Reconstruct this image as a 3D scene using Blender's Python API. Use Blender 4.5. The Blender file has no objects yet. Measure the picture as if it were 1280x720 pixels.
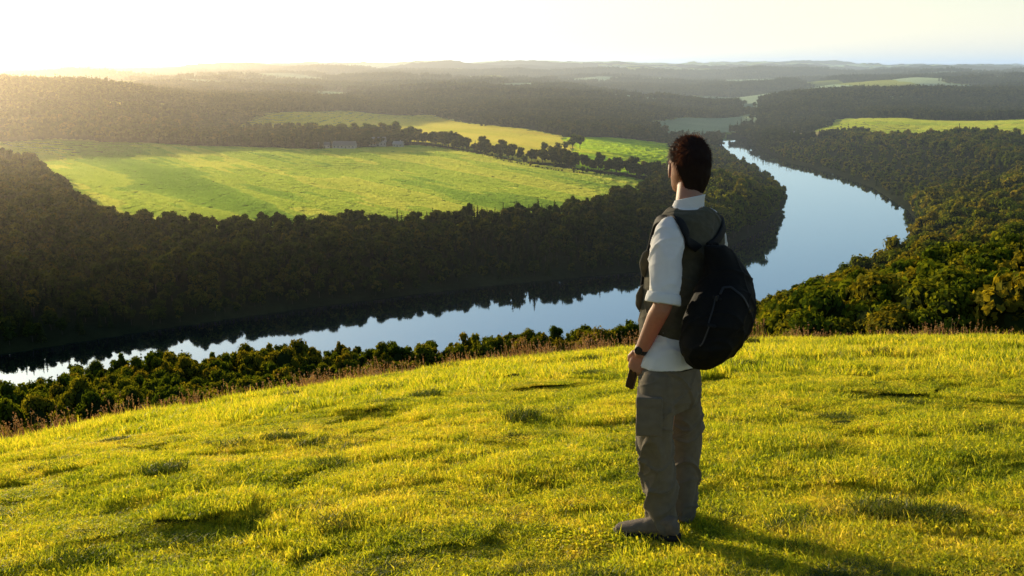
import bpy, math, random
import numpy as np
from mathutils import Vector, Matrix
from mathutils.bvhtree import BVHTree
R = math.radians
scene = bpy.context.scene
COL = scene.collection

# ------------------------------------------------------------------ camera
FPX, PW, PH = 1372.0, 1280.0, 720.0          # focal length in photo pixels
PITCH = R(11.3)
ZC = 102.0                                    # eye height above the river
CAM = np.array([0.0, 0.0, ZC])
cam_d = bpy.data.cameras.new('camera'); cam = bpy.data.objects.new('camera', cam_d); COL.objects.link(cam)
cam.location = (0, 0, ZC); cam.rotation_euler = (R(90) - PITCH, 0, 0)
cam_d.sensor_width = 36; cam_d.lens = FPX / PW * 36
cam_d.clip_start = 0.05; cam_d.clip_end = 60000
scene.camera = cam
scene.view_settings.view_transform = 'Standard'; scene.view_settings.look = 'None'
scene.view_settings.exposure = 0; scene.view_settings.gamma = 1
scene.cycles.use_denoising = True
scene.cycles.max_bounces = 6; scene.cycles.diffuse_bounces = 2; scene.cycles.glossy_bounces = 3
scene.cycles.transmission_bounces = 3; scene.cycles.volume_bounces = 0; scene.cycles.transparent_max_bounces = 8
scene.cycles.sample_clamp_indirect = 4

def ray(px, py):
    """direction of a line of sight with unit forward (y) run: (dx, 1, dz)"""
    u = (np.asarray(px, float) - PW / 2) / FPX; v = (PH / 2 - np.asarray(py, float)) / FPX
    cy = math.cos(PITCH) + v * math.sin(PITCH); cz = -math.sin(PITCH) + v * math.cos(PITCH)
    return u / cy, cz / cy
def ground(px, py, z=0.0):
    dx, dz = ray(px, py); t = (z - ZC) / dz
    return dx * t, t

# ------------------------------------------------------------------ noise
def _h(ix, iy, s):
    n = (ix.astype(np.int64) * 374761393 + iy.astype(np.int64) * 668265263 + s * 974634777) & 0xffffffff
    n = ((n ^ (n >> 13)) * 1274126177) & 0xffffffff
    n = n ^ (n >> 16)
    return (n & 0xffffff) / float(0xffffff) * 2 - 1
def vn(x, y, s=0):
    x = np.asarray(x, float); y = np.asarray(y, float)
    ix = np.floor(x); iy = np.floor(y); fx = x - ix; fy = y - iy
    fx = fx * fx * fx * (fx * (fx * 6 - 15) + 10); fy = fy * fy * fy * (fy * (fy * 6 - 15) + 10)
    a = _h(ix, iy, s); b = _h(ix + 1, iy, s); c = _h(ix, iy + 1, s); d = _h(ix + 1, iy + 1, s)
    return (a * (1 - fx) + b * fx) * (1 - fy) + (c * (1 - fx) + d * fx) * fy
def fbm(x, y, s=0, o=4):
    r = 0; a = 1.0
    for k in range(o):
        r = r + a * vn(x * 2 ** k + 13.7 * k, y * 2 ** k - 7.1 * k, s + k); a *= .5
    return r
def sstep(a, b, x):
    t = np.clip((x - a) / (b - a), 0, 1); return t * t * (3 - 2 * t)

def in_poly(x, y, P):
    x = np.asarray(x, float); y = np.asarray(y, float); ins = np.zeros(x.shape, bool); n = len(P)
    for i in range(n):
        x1, y1 = P[i]; x2, y2 = P[(i + 1) % n]
        if y1 == y2: continue
        c = ((y1 > y) != (y2 > y)) & (x < (x2 - x1) * (y - y1) / (y2 - y1) + x1)
        ins ^= c
    return ins
def d_poly(x, y, P):
    best = np.full(np.shape(x), 1e9); n = len(P)
    for i in range(n):
        x1, y1 = P[i]; x2, y2 = P[(i + 1) % n]
        vx, vy = x2 - x1, y2 - y1
        t = np.clip(((x - x1) * vx + (y - y1) * vy) / (vx * vx + vy * vy + 1e-9), 0, 1)
        best = np.minimum(best, np.hypot(x - x1 - t * vx, y - y1 - t * vy))
    return best

# ------------------------------------------------------------------ river
RIVER_FAR = [(-700, 560), (-300, 497), (0, 443), (200, 411), (380, 385), (600, 358), (811, 338), (890, 318), (955, 287), (978, 262), (985, 245), (965, 224),
             (935, 207), (905, 192), (893, 180), (905, 172)]
RIVER_NEAR = [(935, 172), (946, 186), (985, 203), (1040, 216), (1090, 234), (1135, 262), (1158, 300), (1135, 348), (1060, 378), (960, 402),
              (800, 426), (600, 440), (400, 458), (200, 484), (0, 512), (-300, 590), (-700, 700)]
RIV = [tuple(float(q) for q in ground(a, b, 0)) for a, b in RIVER_FAR + RIVER_NEAR]

# ------------------------------------------------------------------ terrain height
_cp = []
def cp(px, d, z): _cp.append((px, d, z))
for px in (-900, -300, 0, 300, 600, 800):
    for d, z in ((55, 79), (100, 60), (200, 32), (300, 10), (350, 4)): cp(px, d, z)
for d, z in ((55, 80), (100, 64), (200, 38), (300, 16), (350, 5)): cp(950, d, z)
for d, z in ((55, 81), (100, 68), (200, 43), (300, 26), (400, 11)): cp(1100, d, z)
for d, z in ((55, 82), (100, 70), (260, 34), (400, 21), (560, 23), (750, 28), (1000, 24), (1150, 36), (1450, 41), (1650, 40)):
    cp(1300, d, z); cp(1800, d, z + 3); cp(2600, d, z + 6)
for px, d, z in ((-900, 420, 40), (-900, 700, 45), (-900, 1000, 60), (0, 450, 7), (0, 550, 19), (0, 690, 23), (0, 900, 18), (-150, 690, 27), (130, 480, 8), (130, 600, 18), (130, 720, 18),
                 (300, 540, 13), (300, 620, 16), (300, 900, 19), (300, 1200, 22), (600, 560, 12), (600, 640, 15), (600, 900, 18), (600, 1150, 20), (600, 1350, 21),
                 (780, 620, 12), (780, 800, 15), (780, 1100, 18), (900, 700, 9), (900, 900, 9), (900, 1150, 6), (860, 1400, 8), (990, 1700, 8),
                 (1020, 1300, 12), (1100, 1050, 14), (1100, 1300, 20), (1050, 1500, 20), (1180, 800, 20), (1180, 1200, 30),
                 (-900, 1300, 115), (-600, 1300, 118), (-300, 1400, 112), (0, 1500, 82), (130, 1500, 72), (280, 1520, 50), (400, 1560, 36), (0, 1330, 24), (280, 1350, 22), (480, 1350, 22), (0, 1700, 66), (250, 1700, 52), (-900, 1600, 70), (100, 2100, 64), (-900, 1700, 60), (-900, 2200, 75),  # left hills raised, partly out of view, to throw shadow on the field
                 (600, 1700, 26), (700, 1800, 36), (750, 2200, 40), (900, 1900, 12), (860, 2500, 14), (940, 2700, 14), (480, 1800, 28), (400, 2200, 50), (1100, 1600, 30), (1250, 1650, 33),
                 (1000, 2200, 44), (1200, 2200, 52), (1300, 2200, 54), (1100, 3000, 58), (1100, 2600, 56), (2000, 2200, 60),
                 (100, 3000, 70), (400, 3200, 62), (700, 3200, 46), (900, 3500, 36)):
    cp(px, d, z)
for px, z5, z9 in ((-900, 90, 90), (0, 76, 74), (130, 84, 92), (300, 84, 122), (500, 80, 128), (680, 68, 150), (750, 74, 146), (870, 66, 124), (960, 70, 140), (1100, 74, 104), (1280, 78, 110), (2000, 80, 112)):
    cp(px, 5200, z5); cp(px, 9300, z9); cp(px, 16000, 20)
_C = np.array(_cp); _cu = (_C[:, 0] - 640) / FPX * 5.0; _cv = np.log(_C[:, 1]) * 2.0
def _ker(du, dv): return np.sqrt(du * du + dv * dv + .02)
_A = _ker(_cu[:, None] - _cu[None], _cv[:, None] - _cv[None]) ; _n = len(_cu)
_M = np.zeros((_n + 1, _n + 1)); _M[:_n, :_n] = _A - np.eye(_n) * .01; _M[:_n, _n] = 1; _M[_n, :_n] = 1
_W = np.linalg.solve(_M, np.append(_C[:, 2], 0))
def rbf(x, y):
    r = np.hypot(x, y); a = np.arctan2(x, np.maximum(y, -1e9)); a = np.clip(a, -1.2, 1.2)
    u = np.clip(np.tan(np.clip(a, -.95, .95)), -1.3, 1.3) * 5.0; v = np.log(np.maximum(np.where(np.abs(a) < .95, y, r * .58), 20)) * 2.0
    out = np.full(np.shape(x), _W[_n]); 
    for i in range(_n): out = out + _W[i] * _ker(u - _cu[i], v - _cv[i])
    return out

# meadow on the crest where the man stands
CREST_Y = 24.0
_mc = []
for px, py in ((-300, 612), (0, 548), (150, 515), (300, 491), (450, 469), (600, 449), (780, 432), (900, 424), (1000, 420), (1130, 420), (1280, 427), (1600, 445)):
    dx, dz = ray(px, py); _mc.append((dx * CREST_Y, CREST_Y, ZC + dz * CREST_Y))
_mc += [(0.7, 4.47, 99.95)] * 6 + [(0, 2, 100.35), (-2, 4.3, 99.75), (2.2, 4.3, 99.95), (-4, 12, 98.1), (5, 12, 98.75), (0, 12, 98.7), (0, 0, 100.5), (-12, 0, 99.3), (12, 0, 100.2)]
_mc = np.array(_mc)
def _mq(x, y): return np.stack([np.ones_like(x), x, y, x * x, x * y, y * y, x * x * y, x * x * x], -1)
_mw = np.linalg.lstsq(_mq(_mc[:, 0], _mc[:, 1]), _mc[:, 2], rcond=None)[0]
def _mfit():
    global _mw
    _mw = np.linalg.lstsq(_mq(_mc[:, 0], _mc[:, 1]), _mc[:, 2], rcond=None)[0]
def meadow(x, y, bumps=True):
    xc = np.clip(x, -34, 34); yc = np.clip(y, -14, 60)
    yq = np.minimum(yc, CREST_Y)
    z = _mq(xc, yq) @ _mw
    t = np.maximum(yc - CREST_Y, 0)
    z = z - .25 * t - np.where(t < 7, .022 * t * t, .022 * 49 + .308 * (t - 7))
    z = z - np.maximum(np.hypot(x, y - 5) - 30, 0) * .15
    if bumps:
        b = .018 * vn(x * 1.1 + y * .25, y * 2.0, 5) + .044 * vn(x * 2.3, y * 3.6, 6) + .017 * vn(x * 5, y * 8, 7)
        hole = sstep(.4, .8, vn(x * 1.6 + 3, y * 3.0, 8)) * .05
        d0 = np.hypot(x - .72, y - 4.4)
        z = z + (b - hole) * (0.08 + .92 * sstep(.35, 1.2, d0)) * (1 + .03 * np.minimum(yc, 25))
    return z

# settle the crest so that it is seen where the photo shows it
_tgt = _mc[:12].copy(); _tp = [(-300, 612), (0, 548), (150, 515), (300, 491), (450, 469), (600, 449), (780, 432), (900, 424), (1000, 420), (1130, 420), (1280, 427), (1600, 445)]
for _ in range(6):
    for _k, (_px, _py) in enumerate(_tp):
        _ys = np.linspace(8, 45, 220); _dx, _dz = ray(_px, _py + 9 + (7 if _px < 700 else 0))
        _zz = meadow(_dx * _ys, _ys, False); _sl = ((_zz - ZC) / _ys).max()
        _mc[_k, 2] -= (_sl - _dz) * 24 * .9
    _mfit()
print('crest error', [round(float(((meadow(ray(a, b + 9)[0] * np.linspace(8, 45, 220), np.linspace(8, 45, 220), False) - ZC) / np.linspace(8, 45, 220)).max() - ray(a, b + 9)[1]) * FPX, 1) for a, b in _tp])
def height(x, y):
    x = np.asarray(x, float); y = np.asarray(y, float)
    r = np.hypot(x, y)
    z = np.maximum(rbf(x, y), 2.0)
    am = np.interp(r, [0, 300, 700, 1500, 2200, 4000, 9000], [0, 1.2, 1.2, 2.5, 10, 19, 20])
    z = z + am * fbm(x / 420, y / 300, 21, 3) + np.where(r > 2500, am * .5, 0) * vn(x / 1500, y / 700, 31)
    z = np.maximum(z, 1.6)
    ins = in_poly(x, y, RIV); d = d_poly(x, y, RIV)
    bank = .5 + .23 * d + 1.2 * vn(x / 25, y / 25, 40) * sstep(0, 20, d)
    near = (x * 0 + 1) * (r < 2300)
    z = np.where(near > 0, np.minimum(z, np.maximum(bank, .3)), z)
    z = np.where(ins, -np.minimum(.4 + .15 * d, 5), z)
    # behind the camera and close by: the meadow hill
    zm = meadow(x, y, False) - .35
    w = sstep(38, 85, r)
    zz = zm * (1 - w) + z * w
    back = sstep(-.2, -.6, y / np.maximum(r, 1)) 
    zz = zz * (1 - back * sstep(30, 60, r)) + (99 - .02 * np.minimum(r, 2000)) * back * sstep(30, 60, r)
    return np.maximum(zz, -6)

def unproj(pts):
    """photo pixels -> points where the line of sight meets the terrain (used once to lay out fields)"""
    out = []
    ys = np.exp(np.linspace(math.log(330), math.log(12000), 700))
    for px, py in pts:
        dx, dz = ray(px, py)
        zt = height(dx * ys, ys); zl = ZC + dz * ys
        k = np.argmax(zt >= zl) if (zt >= zl).any() else len(ys) - 1
        # ignore the river surface
        out.append((float(dx * ys[k]), float(ys[k])))
    return out

# ------------------------------------------------------------------ helpers for objects
def tag(o, label=None, cat=None, group=None, kind=None):
    if label: o['label'] = label
    if cat: o['category'] = cat
    if group: o['group'] = group
    if kind: o['kind'] = kind
    return o
def np_mesh(name, V, F, mats=(), smooth=False, mi=None, uv=None):
    V = np.asarray(V, np.float32); F = np.asarray(F, np.int32); k = F.shape[1]
    me = bpy.data.meshes.new(name)
    me.vertices.add(len(V)); me.vertices.foreach_set('co', V.ravel())
    me.loops.add(F.size); me.loops.foreach_set('vertex_index', F.ravel())
    me.polygons.add(len(F)); me.polygons.foreach_set('loop_start', np.arange(0, F.size, k, dtype=np.int32)); me.polygons.foreach_set('loop_total', np.full(len(F), k, np.int32))
    if mi is not None: me.polygons.foreach_set('material_index', np.asarray(mi, np.int32))
    me.polygons.foreach_set('use_smooth', np.full(len(F), smooth))
    me.update(calc_edges=True)
    for m in mats: me.materials.append(m)
    return me
def link(name, me, parent=None, loc=None):
    o = bpy.data.objects.new(name, me); COL.objects.link(o)
    if parent: o.parent = parent
    if loc is not None: o.location = loc
    return o
def empty(name, loc=(0, 0, 0), rz=0):
    o = bpy.data.objects.new(name, None); COL.objects.link(o); o.location = loc; o.rotation_euler = (0, 0, rz); o.empty_display_size = .2
    return o

class NT:
    def __init__(s, name, disp=None):
        s.m = bpy.data.materials.new(name); s.m.use_nodes = True; s.t = s.m.node_tree; s.t.nodes.clear()
        s.out = s.t.nodes.new('ShaderNodeOutputMaterial')
    def n(s, typ, **kw):
        nd = s.t.nodes.new(typ)
        for k, v in kw.items():
            if k.startswith('i_'): nd.inputs[int(k[2:])].default_value = v
            else: setattr(nd, k, v)
        return nd
    def l(s, a, b): s.t.links.new(a, b)
    def ramp(s, fac, stops):
        r = s.n('ShaderNodeValToRGB'); e = r.color_ramp.elements
        while len(e) < len(stops): e.new(.5)
        for q, (p, c) in zip(e, stops): q.position = p; q.color = tuple(c) + (1,)
        s.l(fac, r.inputs[0]); return r.outputs[0]
    def noise(s, scale, detail=3, vec=None, rough=.55):
        nd = s.n('ShaderNodeTexNoise'); nd.inputs['Scale'].default_value = scale; nd.inputs['Detail'].default_value = detail; nd.inputs['Roughness'].default_value = rough
        if vec is None:
            g = s.n('ShaderNodeNewGeometry'); vec = g.outputs['Position']
        s.l(vec, nd.inputs['Vector']); return nd.outputs['Fac']
    def mix(s, f, a, b, mode='MIX'):
        m = s.n('ShaderNodeMix', data_type='RGBA', blend_type=mode)
        for v, i in ((f, 0), (a, 6), (b, 7)):
            if hasattr(v, 'links'): s.l(v, m.inputs[i])
            else: m.inputs[i].default_value = v if i == 0 else tuple(v) + (1,)
        return m.outputs[2]
def simple_mat(name, col, rough=.8, var=.15, scale=30, spec=.3, bump=0, bscale=200, sheen=0, transl=None):
    t = NT(name); 
    tc = t.n('ShaderNodeTexCoord')
    f = t.noise(scale, 4, tc.outputs['Object'])
    lo = [c * (1 - var) for c in col]; hi = [min(1, c * (1 + var)) for c in col]
    c = t.ramp(f, [(.3, lo), (.7, hi)])
    p = t.n('ShaderNodeBsdfPrincipled'); p.inputs['Roughness'].default_value = rough; p.inputs['Specular IOR Level'].default_value = spec
    t.l(c, p.inputs['Base Color'])
    if sheen: p.inputs['Sheen Weight'].default_value = sheen
    if bump:
        b = t.n('ShaderNodeBump'); b.inputs['Strength'].default_value = 1; b.inputs['Distance'].default_value = bump
        t.l(t.noise(bscale, 3, tc.outputs['Object']), b.inputs['Height']); t.l(b.outputs[0], p.inputs['Normal'])
    sh = p.outputs[0]
    if transl:
        tr = t.n('ShaderNodeBsdfTranslucent'); tr.inputs[0].default_value = tuple(transl[1]) + (1,)
        mx = t.n('ShaderNodeMixShader'); mx.inputs[0].default_value = transl[0]
        t.l(sh, mx.inputs[1]); t.l(tr.outputs[0], mx.inputs[2]); sh = mx.outputs[0]
    t.l(sh, t.out.inputs[0]); return t.m

# ------------------------------------------------------------------ sun, sky, haze
SUN_EL, SUN_AZ = R(7.1), R(-37)               # azimuth measured from +Y towards +X
sdir = Vector((math.sin(SUN_AZ) * math.cos(SUN_EL), math.cos(SUN_AZ) * math.cos(SUN_EL), math.sin(SUN_EL)))
sun_d = bpy.data.lights.new('sun', 'SUN'); sun = bpy.data.objects.new('sun', sun_d); COL.objects.link(sun)
sun.rotation_euler = sdir.to_track_quat('Z', 'Y').to_euler(); sun.location = (-20, 30, 130)
sun_d.energy = 5.0; sun_d.angle = R(.45); sun_d.color = (1, .82, .54)
w = bpy.data.worlds.new('World'); scene.world = w; w.use_nodes = True; wt = w.node_tree; wt.nodes.clear()
wo = wt.nodes.new('ShaderNodeOutputWorld'); bg = wt.nodes.new('ShaderNodeBackground')
sky = wt.nodes.new('ShaderNodeTexSky'); sky.sky_type = 'NISHITA'; sky.sun_disc = False
sky.sun_elevation = SUN_EL; sky.sun_rotation = SUN_AZ; sky.altitude = 100; sky.dust_density = 1.2; sky.air_density = 1.0; sky.ozone_density = 1.5
bg.inputs[1].default_value = .15
geo = wt.nodes.new('ShaderNodeNewGeometry'); inc = wt.nodes.new('ShaderNodeVectorMath'); inc.operation = 'SCALE'; inc.inputs[3].default_value = -1
wt.links.new(geo.outputs['Incoming'], inc.inputs[0])
sep = wt.nodes.new('ShaderNodeSeparateXYZ'); wt.links.new(inc.outputs[0], sep.inputs[0])
def wmath(op, a, b=None, c=None):
    m = wt.nodes.new('ShaderNodeMath'); m.operation = op
    for i, v in enumerate((a, b, c)):
        if v is None: continue
        if hasattr(v, 'links'): wt.links.new(v, m.inputs[i])
        else: m.inputs[i].default_value = v
    return m.outputs[0]
# low band of bright haze along the horizon, strongest under the sun
dot = wt.nodes.new('ShaderNodeVectorMath'); dot.operation = 'DOT_PRODUCT'; wt.links.new(inc.outputs[0], dot.inputs[0])
dot.inputs[1].default_value = (math.sin(SUN_AZ), math.cos(SUN_AZ), 0.02)
elev = wmath('MAXIMUM', sep.outputs[2], 0.0)
low = wmath('EXPONENT', wmath('MULTIPLY', wmath('POWER', wmath('MULTIPLY', elev, 9.0), 1.6), -1.0))
sunw = wmath('POWER', wmath('MAXIMUM', dot.outputs['Value'], 0.0), 14.0)
def wcol(c, f):
    m = wt.nodes.new('ShaderNodeVectorMath'); m.operation = 'SCALE'; m.inputs[0].default_value = c
    wt.links.new(f, m.inputs[3]); return m.outputs[0]
def wadd(a, b):
    m = wt.nodes.new('ShaderNodeVectorMath'); m.operation = 'ADD'; wt.links.new(a, m.inputs[0]); wt.links.new(b, m.inputs[1]); return m.outputs[0]
skyc = wt.nodes.new('ShaderNodeVectorMath'); skyc.operation = 'MULTIPLY'; wt.links.new(sky.outputs[0], skyc.inputs[0]); skyc.inputs[1].default_value = (.95, 1.0, 1.05)
tot = wadd(skyc.outputs[0], wadd(wcol((4.8, 4.6, 4.35), low), wcol((7, 5.6, 3.9), wmath('MULTIPLY', low, sunw))))
wt.links.new(tot, bg.inputs[0]); wt.links.new(bg.outputs[0], wo.inputs[0])

def haze():
    t = NT('haze_air'); s = t.n('ShaderNodeVolumeScatter'); s.inputs['Color'].default_value = (1, .85, .64, 1)
    s.inputs['Density'].default_value = 1 / 7200.; s.inputs['Anisotropy'].default_value = .833
    em = t.n('ShaderNodeEmission'); em.inputs[0].default_value = (.22, .30, .35, 1); em.inputs[1].default_value = 1 / 7200.   # added bluish glow standing in for light scattered many times
    ad = t.n('ShaderNodeAddShader'); t.l(s.outputs[0], ad.inputs[0]); t.l(em.outputs[0], ad.inputs[1]); t.l(ad.outputs[0], t.out.inputs['Volume'])
    x0, x1, y0, y1, z0, z1 = -16000, 16000, 385, 22000, -60, 215
    V = [(x, y, z) for x in (x0, x1) for y in (y0, y1) for z in (z0, z1)]
    F = [(0, 1, 3, 2), (4, 6, 7, 5), (0, 4, 5, 1), (2, 3, 7, 6), (0, 2, 6, 4), (1, 5, 7, 3)]
    o = link('morning_haze', np_mesh('morning_haze', V, F, [t.m])); tag(o, 'thin golden haze filling the air of the whole valley', 'haze', kind='stuff')
haze()
# ------------------------------------------------------------------ fields laid out on the valley floor
FIELDS = {   # code: polygon in photo pixels, (value = ground cover index)
 'big':   [(-500, 205), (0, 203), (50, 216), (88, 258), (140, 286), (300, 294), (450, 291), (600, 282), (730, 268), (805, 250), (822, 228), (720, 213), (650, 203), (560, 186), (520, 181), (480, 184), (390, 187), (280, 183), (140, 178), (0, 176), (-500, 178)],
 'upper': [(290, 166), (320, 146), (430, 138), (540, 144), (620, 157), (700, 170), (722, 186), (705, 205), (650, 202), (600, 190), (530, 178), (440, 172), (330, 168)],
 'lush':  [(700, 172), (760, 172), (835, 180), (845, 200), (850, 218), (830, 224), (720, 211), (700, 200), (716, 188)],
 'shade': [(800, 152), (850, 147), (935, 143), (958, 146), (945, 160), (905, 172), (880, 178), (830, 172)],
 'gap':   [(918, 132), (930, 121), (958, 120), (955, 140), (925, 142)],
 'right': [(1020, 165), (1030, 153), (1060, 148), (1150, 150), (1290, 149), (1500, 149), (1500, 180), (1290, 177), (1180, 174), (1080, 173)],
 'straw': [(978, 168), (1030, 164), (1040, 172), (1015, 177), (985, 176)],
 'strip': [(240, 121), (300, 117), (430, 118), (450, 122), (350, 123)],
 'band': [(60, 133), (130, 128), (235, 130), (150, 136)],
 'terrace': [(540, 110), (620, 106), (730, 109), (640, 114)],
 'brow': [(500, 98), (600, 95), (690, 97), (600, 100)],
 'lea': [(1030, 122), (1090, 119), (1180, 121), (1100, 125)],
 'ridge': [(735, 87), (800, 86), (850, 90), (790, 92)],
 'fell':  [(30, 104), (120, 100), (190, 103), (110, 108)],
 'far':   [(985, 100), (1050, 102), (1150, 106), (1200, 111), (1110, 112), (1000, 106)],
}
FP = {k: unproj(v) for k, v in FIELDS.items()}
FCOL = {'big': 1, 'upper': 2, 'lush': 3, 'shade': 4, 'gap': 4, 'right': 2.5, 'straw': 5, 'far': 2, 'strip': 2, 'ridge': 2, 'fell': 2, 'band': 2, 'terrace': 4, 'brow': 2, 'lea': 4}
def field_code(x, y):
    c = np.zeros(np.shape(x))
    for k in FP:
        c = np.where(in_poly(x + 4 * vn(x / 30, y / 30, 3), y + 4 * vn(x / 30, y / 30, 4), FP[k]), FCOL[k], c)
    r = np.hypot(x, y)
    n = vn(x / 900 + 3, y / 260, 77)
    c = np.where((r > 2300) & (c == 0) & (n > np.interp(r, [2300, 5000, 9000], [.40, .28, .22])), 4.5, c)
    return c

# ------------------------------------------------------------------ terrain sheet
def az_grid():
    fine = np.linspace(R(-31), R(31), 760)
    l = np.linspace(R(-180), R(-31), 90)[:-1]; r = np.linspace(R(31), R(180), 90)[1:]
    return np.concatenate([l, fine, r])
def grid_faces(nr, na):
    i = np.arange(nr - 1)[:, None] * na; j = np.arange(na - 1)[None]
    a = i + j
    return np.stack([a, a + 1, a + na + 1, a + na], -1).reshape(-1, 4)[:, ::-1]
def terrain():
    A = az_grid(); Rr = np.concatenate([np.linspace(0, 20, 8)[:-1], np.exp(np.linspace(math.log(20), math.log(21000), 820))])
    a, r = np.meshgrid(A, Rr); x = np.sin(a) * r; y = np.cos(a) * r
    z = height(x.ravel(), y.ravel()).reshape(x.shape)
    code = field_code(x.ravel(), y.ravel())
    # distant wooded hills: the woods stand on the sheet as rough canopy
    rr = r.ravel(); bump = np.where((code == 0) & (rr > 5200), 1, 0) * (6 + 5 * vn(x.ravel() / 28, y.ravel() / 28, 51) + 4 * vn(x.ravel() / 90, y.ravel() / 60, 52)) * sstep(5200, 6500, rr)
    z = z.ravel() + bump
    t = NT('valley_ground')
    at = t.n('ShaderNodeAttribute', attribute_name='cover')
    (xa, ya), (xb, yb) = unproj([(300, 190), (560, 255)]); SWATH = math.atan2(yb - ya, xb - xa)
    big = t.ramp(t.noise(.006, 4), [(.25, (.26, .33, .04)), (.5, (.36, .42, .06)), (.75, (.44, .45, .08))])
    v = t.n('ShaderNodeMapping'); g = t.n('ShaderNodeNewGeometry'); t.l(g.outputs['Position'], v.inputs[0]); v.inputs['Rotation'].default_value = (0, 0, SWATH); v.vector_type = 'TEXTURE'; v.inputs['Scale'].default_value = (700, 42, 100)
    strips = t.noise(1.0, 2, v.outputs[0])
    big = t.mix(.6, big, t.ramp(strips, [(.40, (.20, .30, .03)), (.47, (.34, .42, .05)), (.58, (.40, .44, .06)), (.62, (.52, .50, .09))]))  # diagonal bands of light and shadow painted into the field colour
    c2 = t.ramp(t.noise(.01, 4), [(.3, (.30, .33, .06)), (.7, (.40, .40, .09))])
    c3 = t.ramp(t.noise(.008, 4), [(.3, (.15, .30, .02)), (.5, (.26, .42, .03)), (.7, (.40, .46, .04))])
    c4 = t.ramp(t.noise(.01, 4), [(.3, (.34, .43, .24)), (.7, (.46, .54, .32))])
    c5 = t.ramp(t.noise(.02, 4), [(.3, (.42, .33, .12)), (.7, (.50, .40, .16))])
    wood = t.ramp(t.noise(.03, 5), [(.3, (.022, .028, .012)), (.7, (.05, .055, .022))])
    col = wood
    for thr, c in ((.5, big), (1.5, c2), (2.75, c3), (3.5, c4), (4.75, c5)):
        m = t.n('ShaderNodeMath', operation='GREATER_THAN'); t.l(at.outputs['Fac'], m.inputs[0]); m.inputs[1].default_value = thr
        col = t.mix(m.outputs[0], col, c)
    grain = t.ramp(t.noise(.4, 3), [(.3, (.82,) * 3), (.7, (1.1,) * 3)])
    col = t.mix(1.0, col, grain, 'MULTIPLY')
    d = t.n('ShaderNodeBsdfDiffuse'); t.l(col, d.inputs[0])
    sh = t.n('ShaderNodeBsdfSheen'); t.l(col, sh.inputs[0]); sh.inputs['Roughness'].default_value = .5
    isf = t.n('ShaderNodeMath', operation='GREATER_THAN'); t.l(at.outputs['Fac'], isf.inputs[0]); isf.inputs[1].default_value = .5
    fm = t.n('ShaderNodeMath', operation='MULTIPLY'); t.l(isf.outputs[0], fm.inputs[0]); fm.inputs[1].default_value = .6
    ad = t.n('ShaderNodeMixShader'); t.l(fm.outputs[0], ad.inputs[0]); t.l(d.outputs[0], ad.inputs[1]); t.l(sh.outputs[0], ad.inputs[2]); t.l(ad.outputs[0], t.out.inputs[0])
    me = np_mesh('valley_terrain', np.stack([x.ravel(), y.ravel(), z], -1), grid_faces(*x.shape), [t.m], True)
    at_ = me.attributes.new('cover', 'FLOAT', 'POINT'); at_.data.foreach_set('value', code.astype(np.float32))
    tag(link('valley_terrain', me), kind='structure')
terrain()

def water():
    xs = [p[0] for p in RIV]; ys = [p[1] for p in RIV]
    # a sheet a little wider than the river; the banks rise through it
    P = RIV; cx = []
    import mathutils.geometry as mg
    off = []
    n = len(P)
    for i in range(n):
        a = Vector(P[i - 1]); b = Vector(P[i]); c = Vector(P[(i + 1) % n])
        d1 = (b - a).normalized(); d2 = (c - b).normalized(); nrm = Vector((-(d1 + d2).y, (d1 + d2).x)).normalized()
        off.append((b.x + nrm.x * 1.5, b.y + nrm.y * 1.5))
    area = sum(P[i][0] * P[(i + 1) % n][1] - P[(i + 1) % n][0] * P[i][1] for i in range(n))
    if area > 0:
        off = [(2 * P[i][0] - off[i][0], 2 * P[i][1] - off[i][1]) for i in range(n)]
    tris = mg.tessellate_polygon([[Vector((p[0], p[1], 0)) for p in off]])
    V = [(p[0], p[1], 0) for p in off]
    F = []
    for tr in tris:
        a, b, c = [Vector(V[i]) for i in tr]
        F.append(tr if (b - a).cross(c - a).z > 0 else tr[::-1])
    t = NT('river_water')
    gl = t.n('ShaderNodeBsdfGlossy'); gl.inputs['Roughness'].default_value = .035; gl.inputs[0].default_value = (.70, .85, 1.0, 1)
    df = t.n('ShaderNodeBsdfDiffuse'); df.inputs[0].default_value = (.012, .016, .018, 1)
    lw = t.n('ShaderNodeLayerWeight'); lw.inputs[0].default_value = .5
    mr = t.n('ShaderNodeMapRange'); mr.inputs[1].default_value = .3; mr.inputs[2].default_value = 1; mr.inputs[3].default_value = .3; mr.inputs[4].default_value = .92
    t.l(lw.outputs['Facing'], mr.inputs[0])
    mp = t.n('ShaderNodeMapping'); g = t.n('ShaderNodeNewGeometry'); t.l(g.outputs['Position'], mp.inputs[0]); mp.inputs['Scale'].default_value = (.5, .18, 1)
    b = t.n('ShaderNodeBump'); b.inputs['Strength'].default_value = .12; b.inputs['Distance'].default_value = .02; t.l(t.noise(1.0, 3, mp.outputs[0]), b.inputs['Height']); t.l(b.outputs[0], gl.inputs['Normal'])
    mx = t.n('ShaderNodeMixShader'); t.l(mr.outputs[0], mx.inputs[0]); t.l(df.outputs[0], mx.inputs[1]); t.l(gl.outputs[0], mx.inputs[2]); t.l(mx.outputs[0], t.out.inputs[0])
    tag(link('river_water', np_mesh('river_water', V, F, [t.m])), kind='structure')
water()

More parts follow.
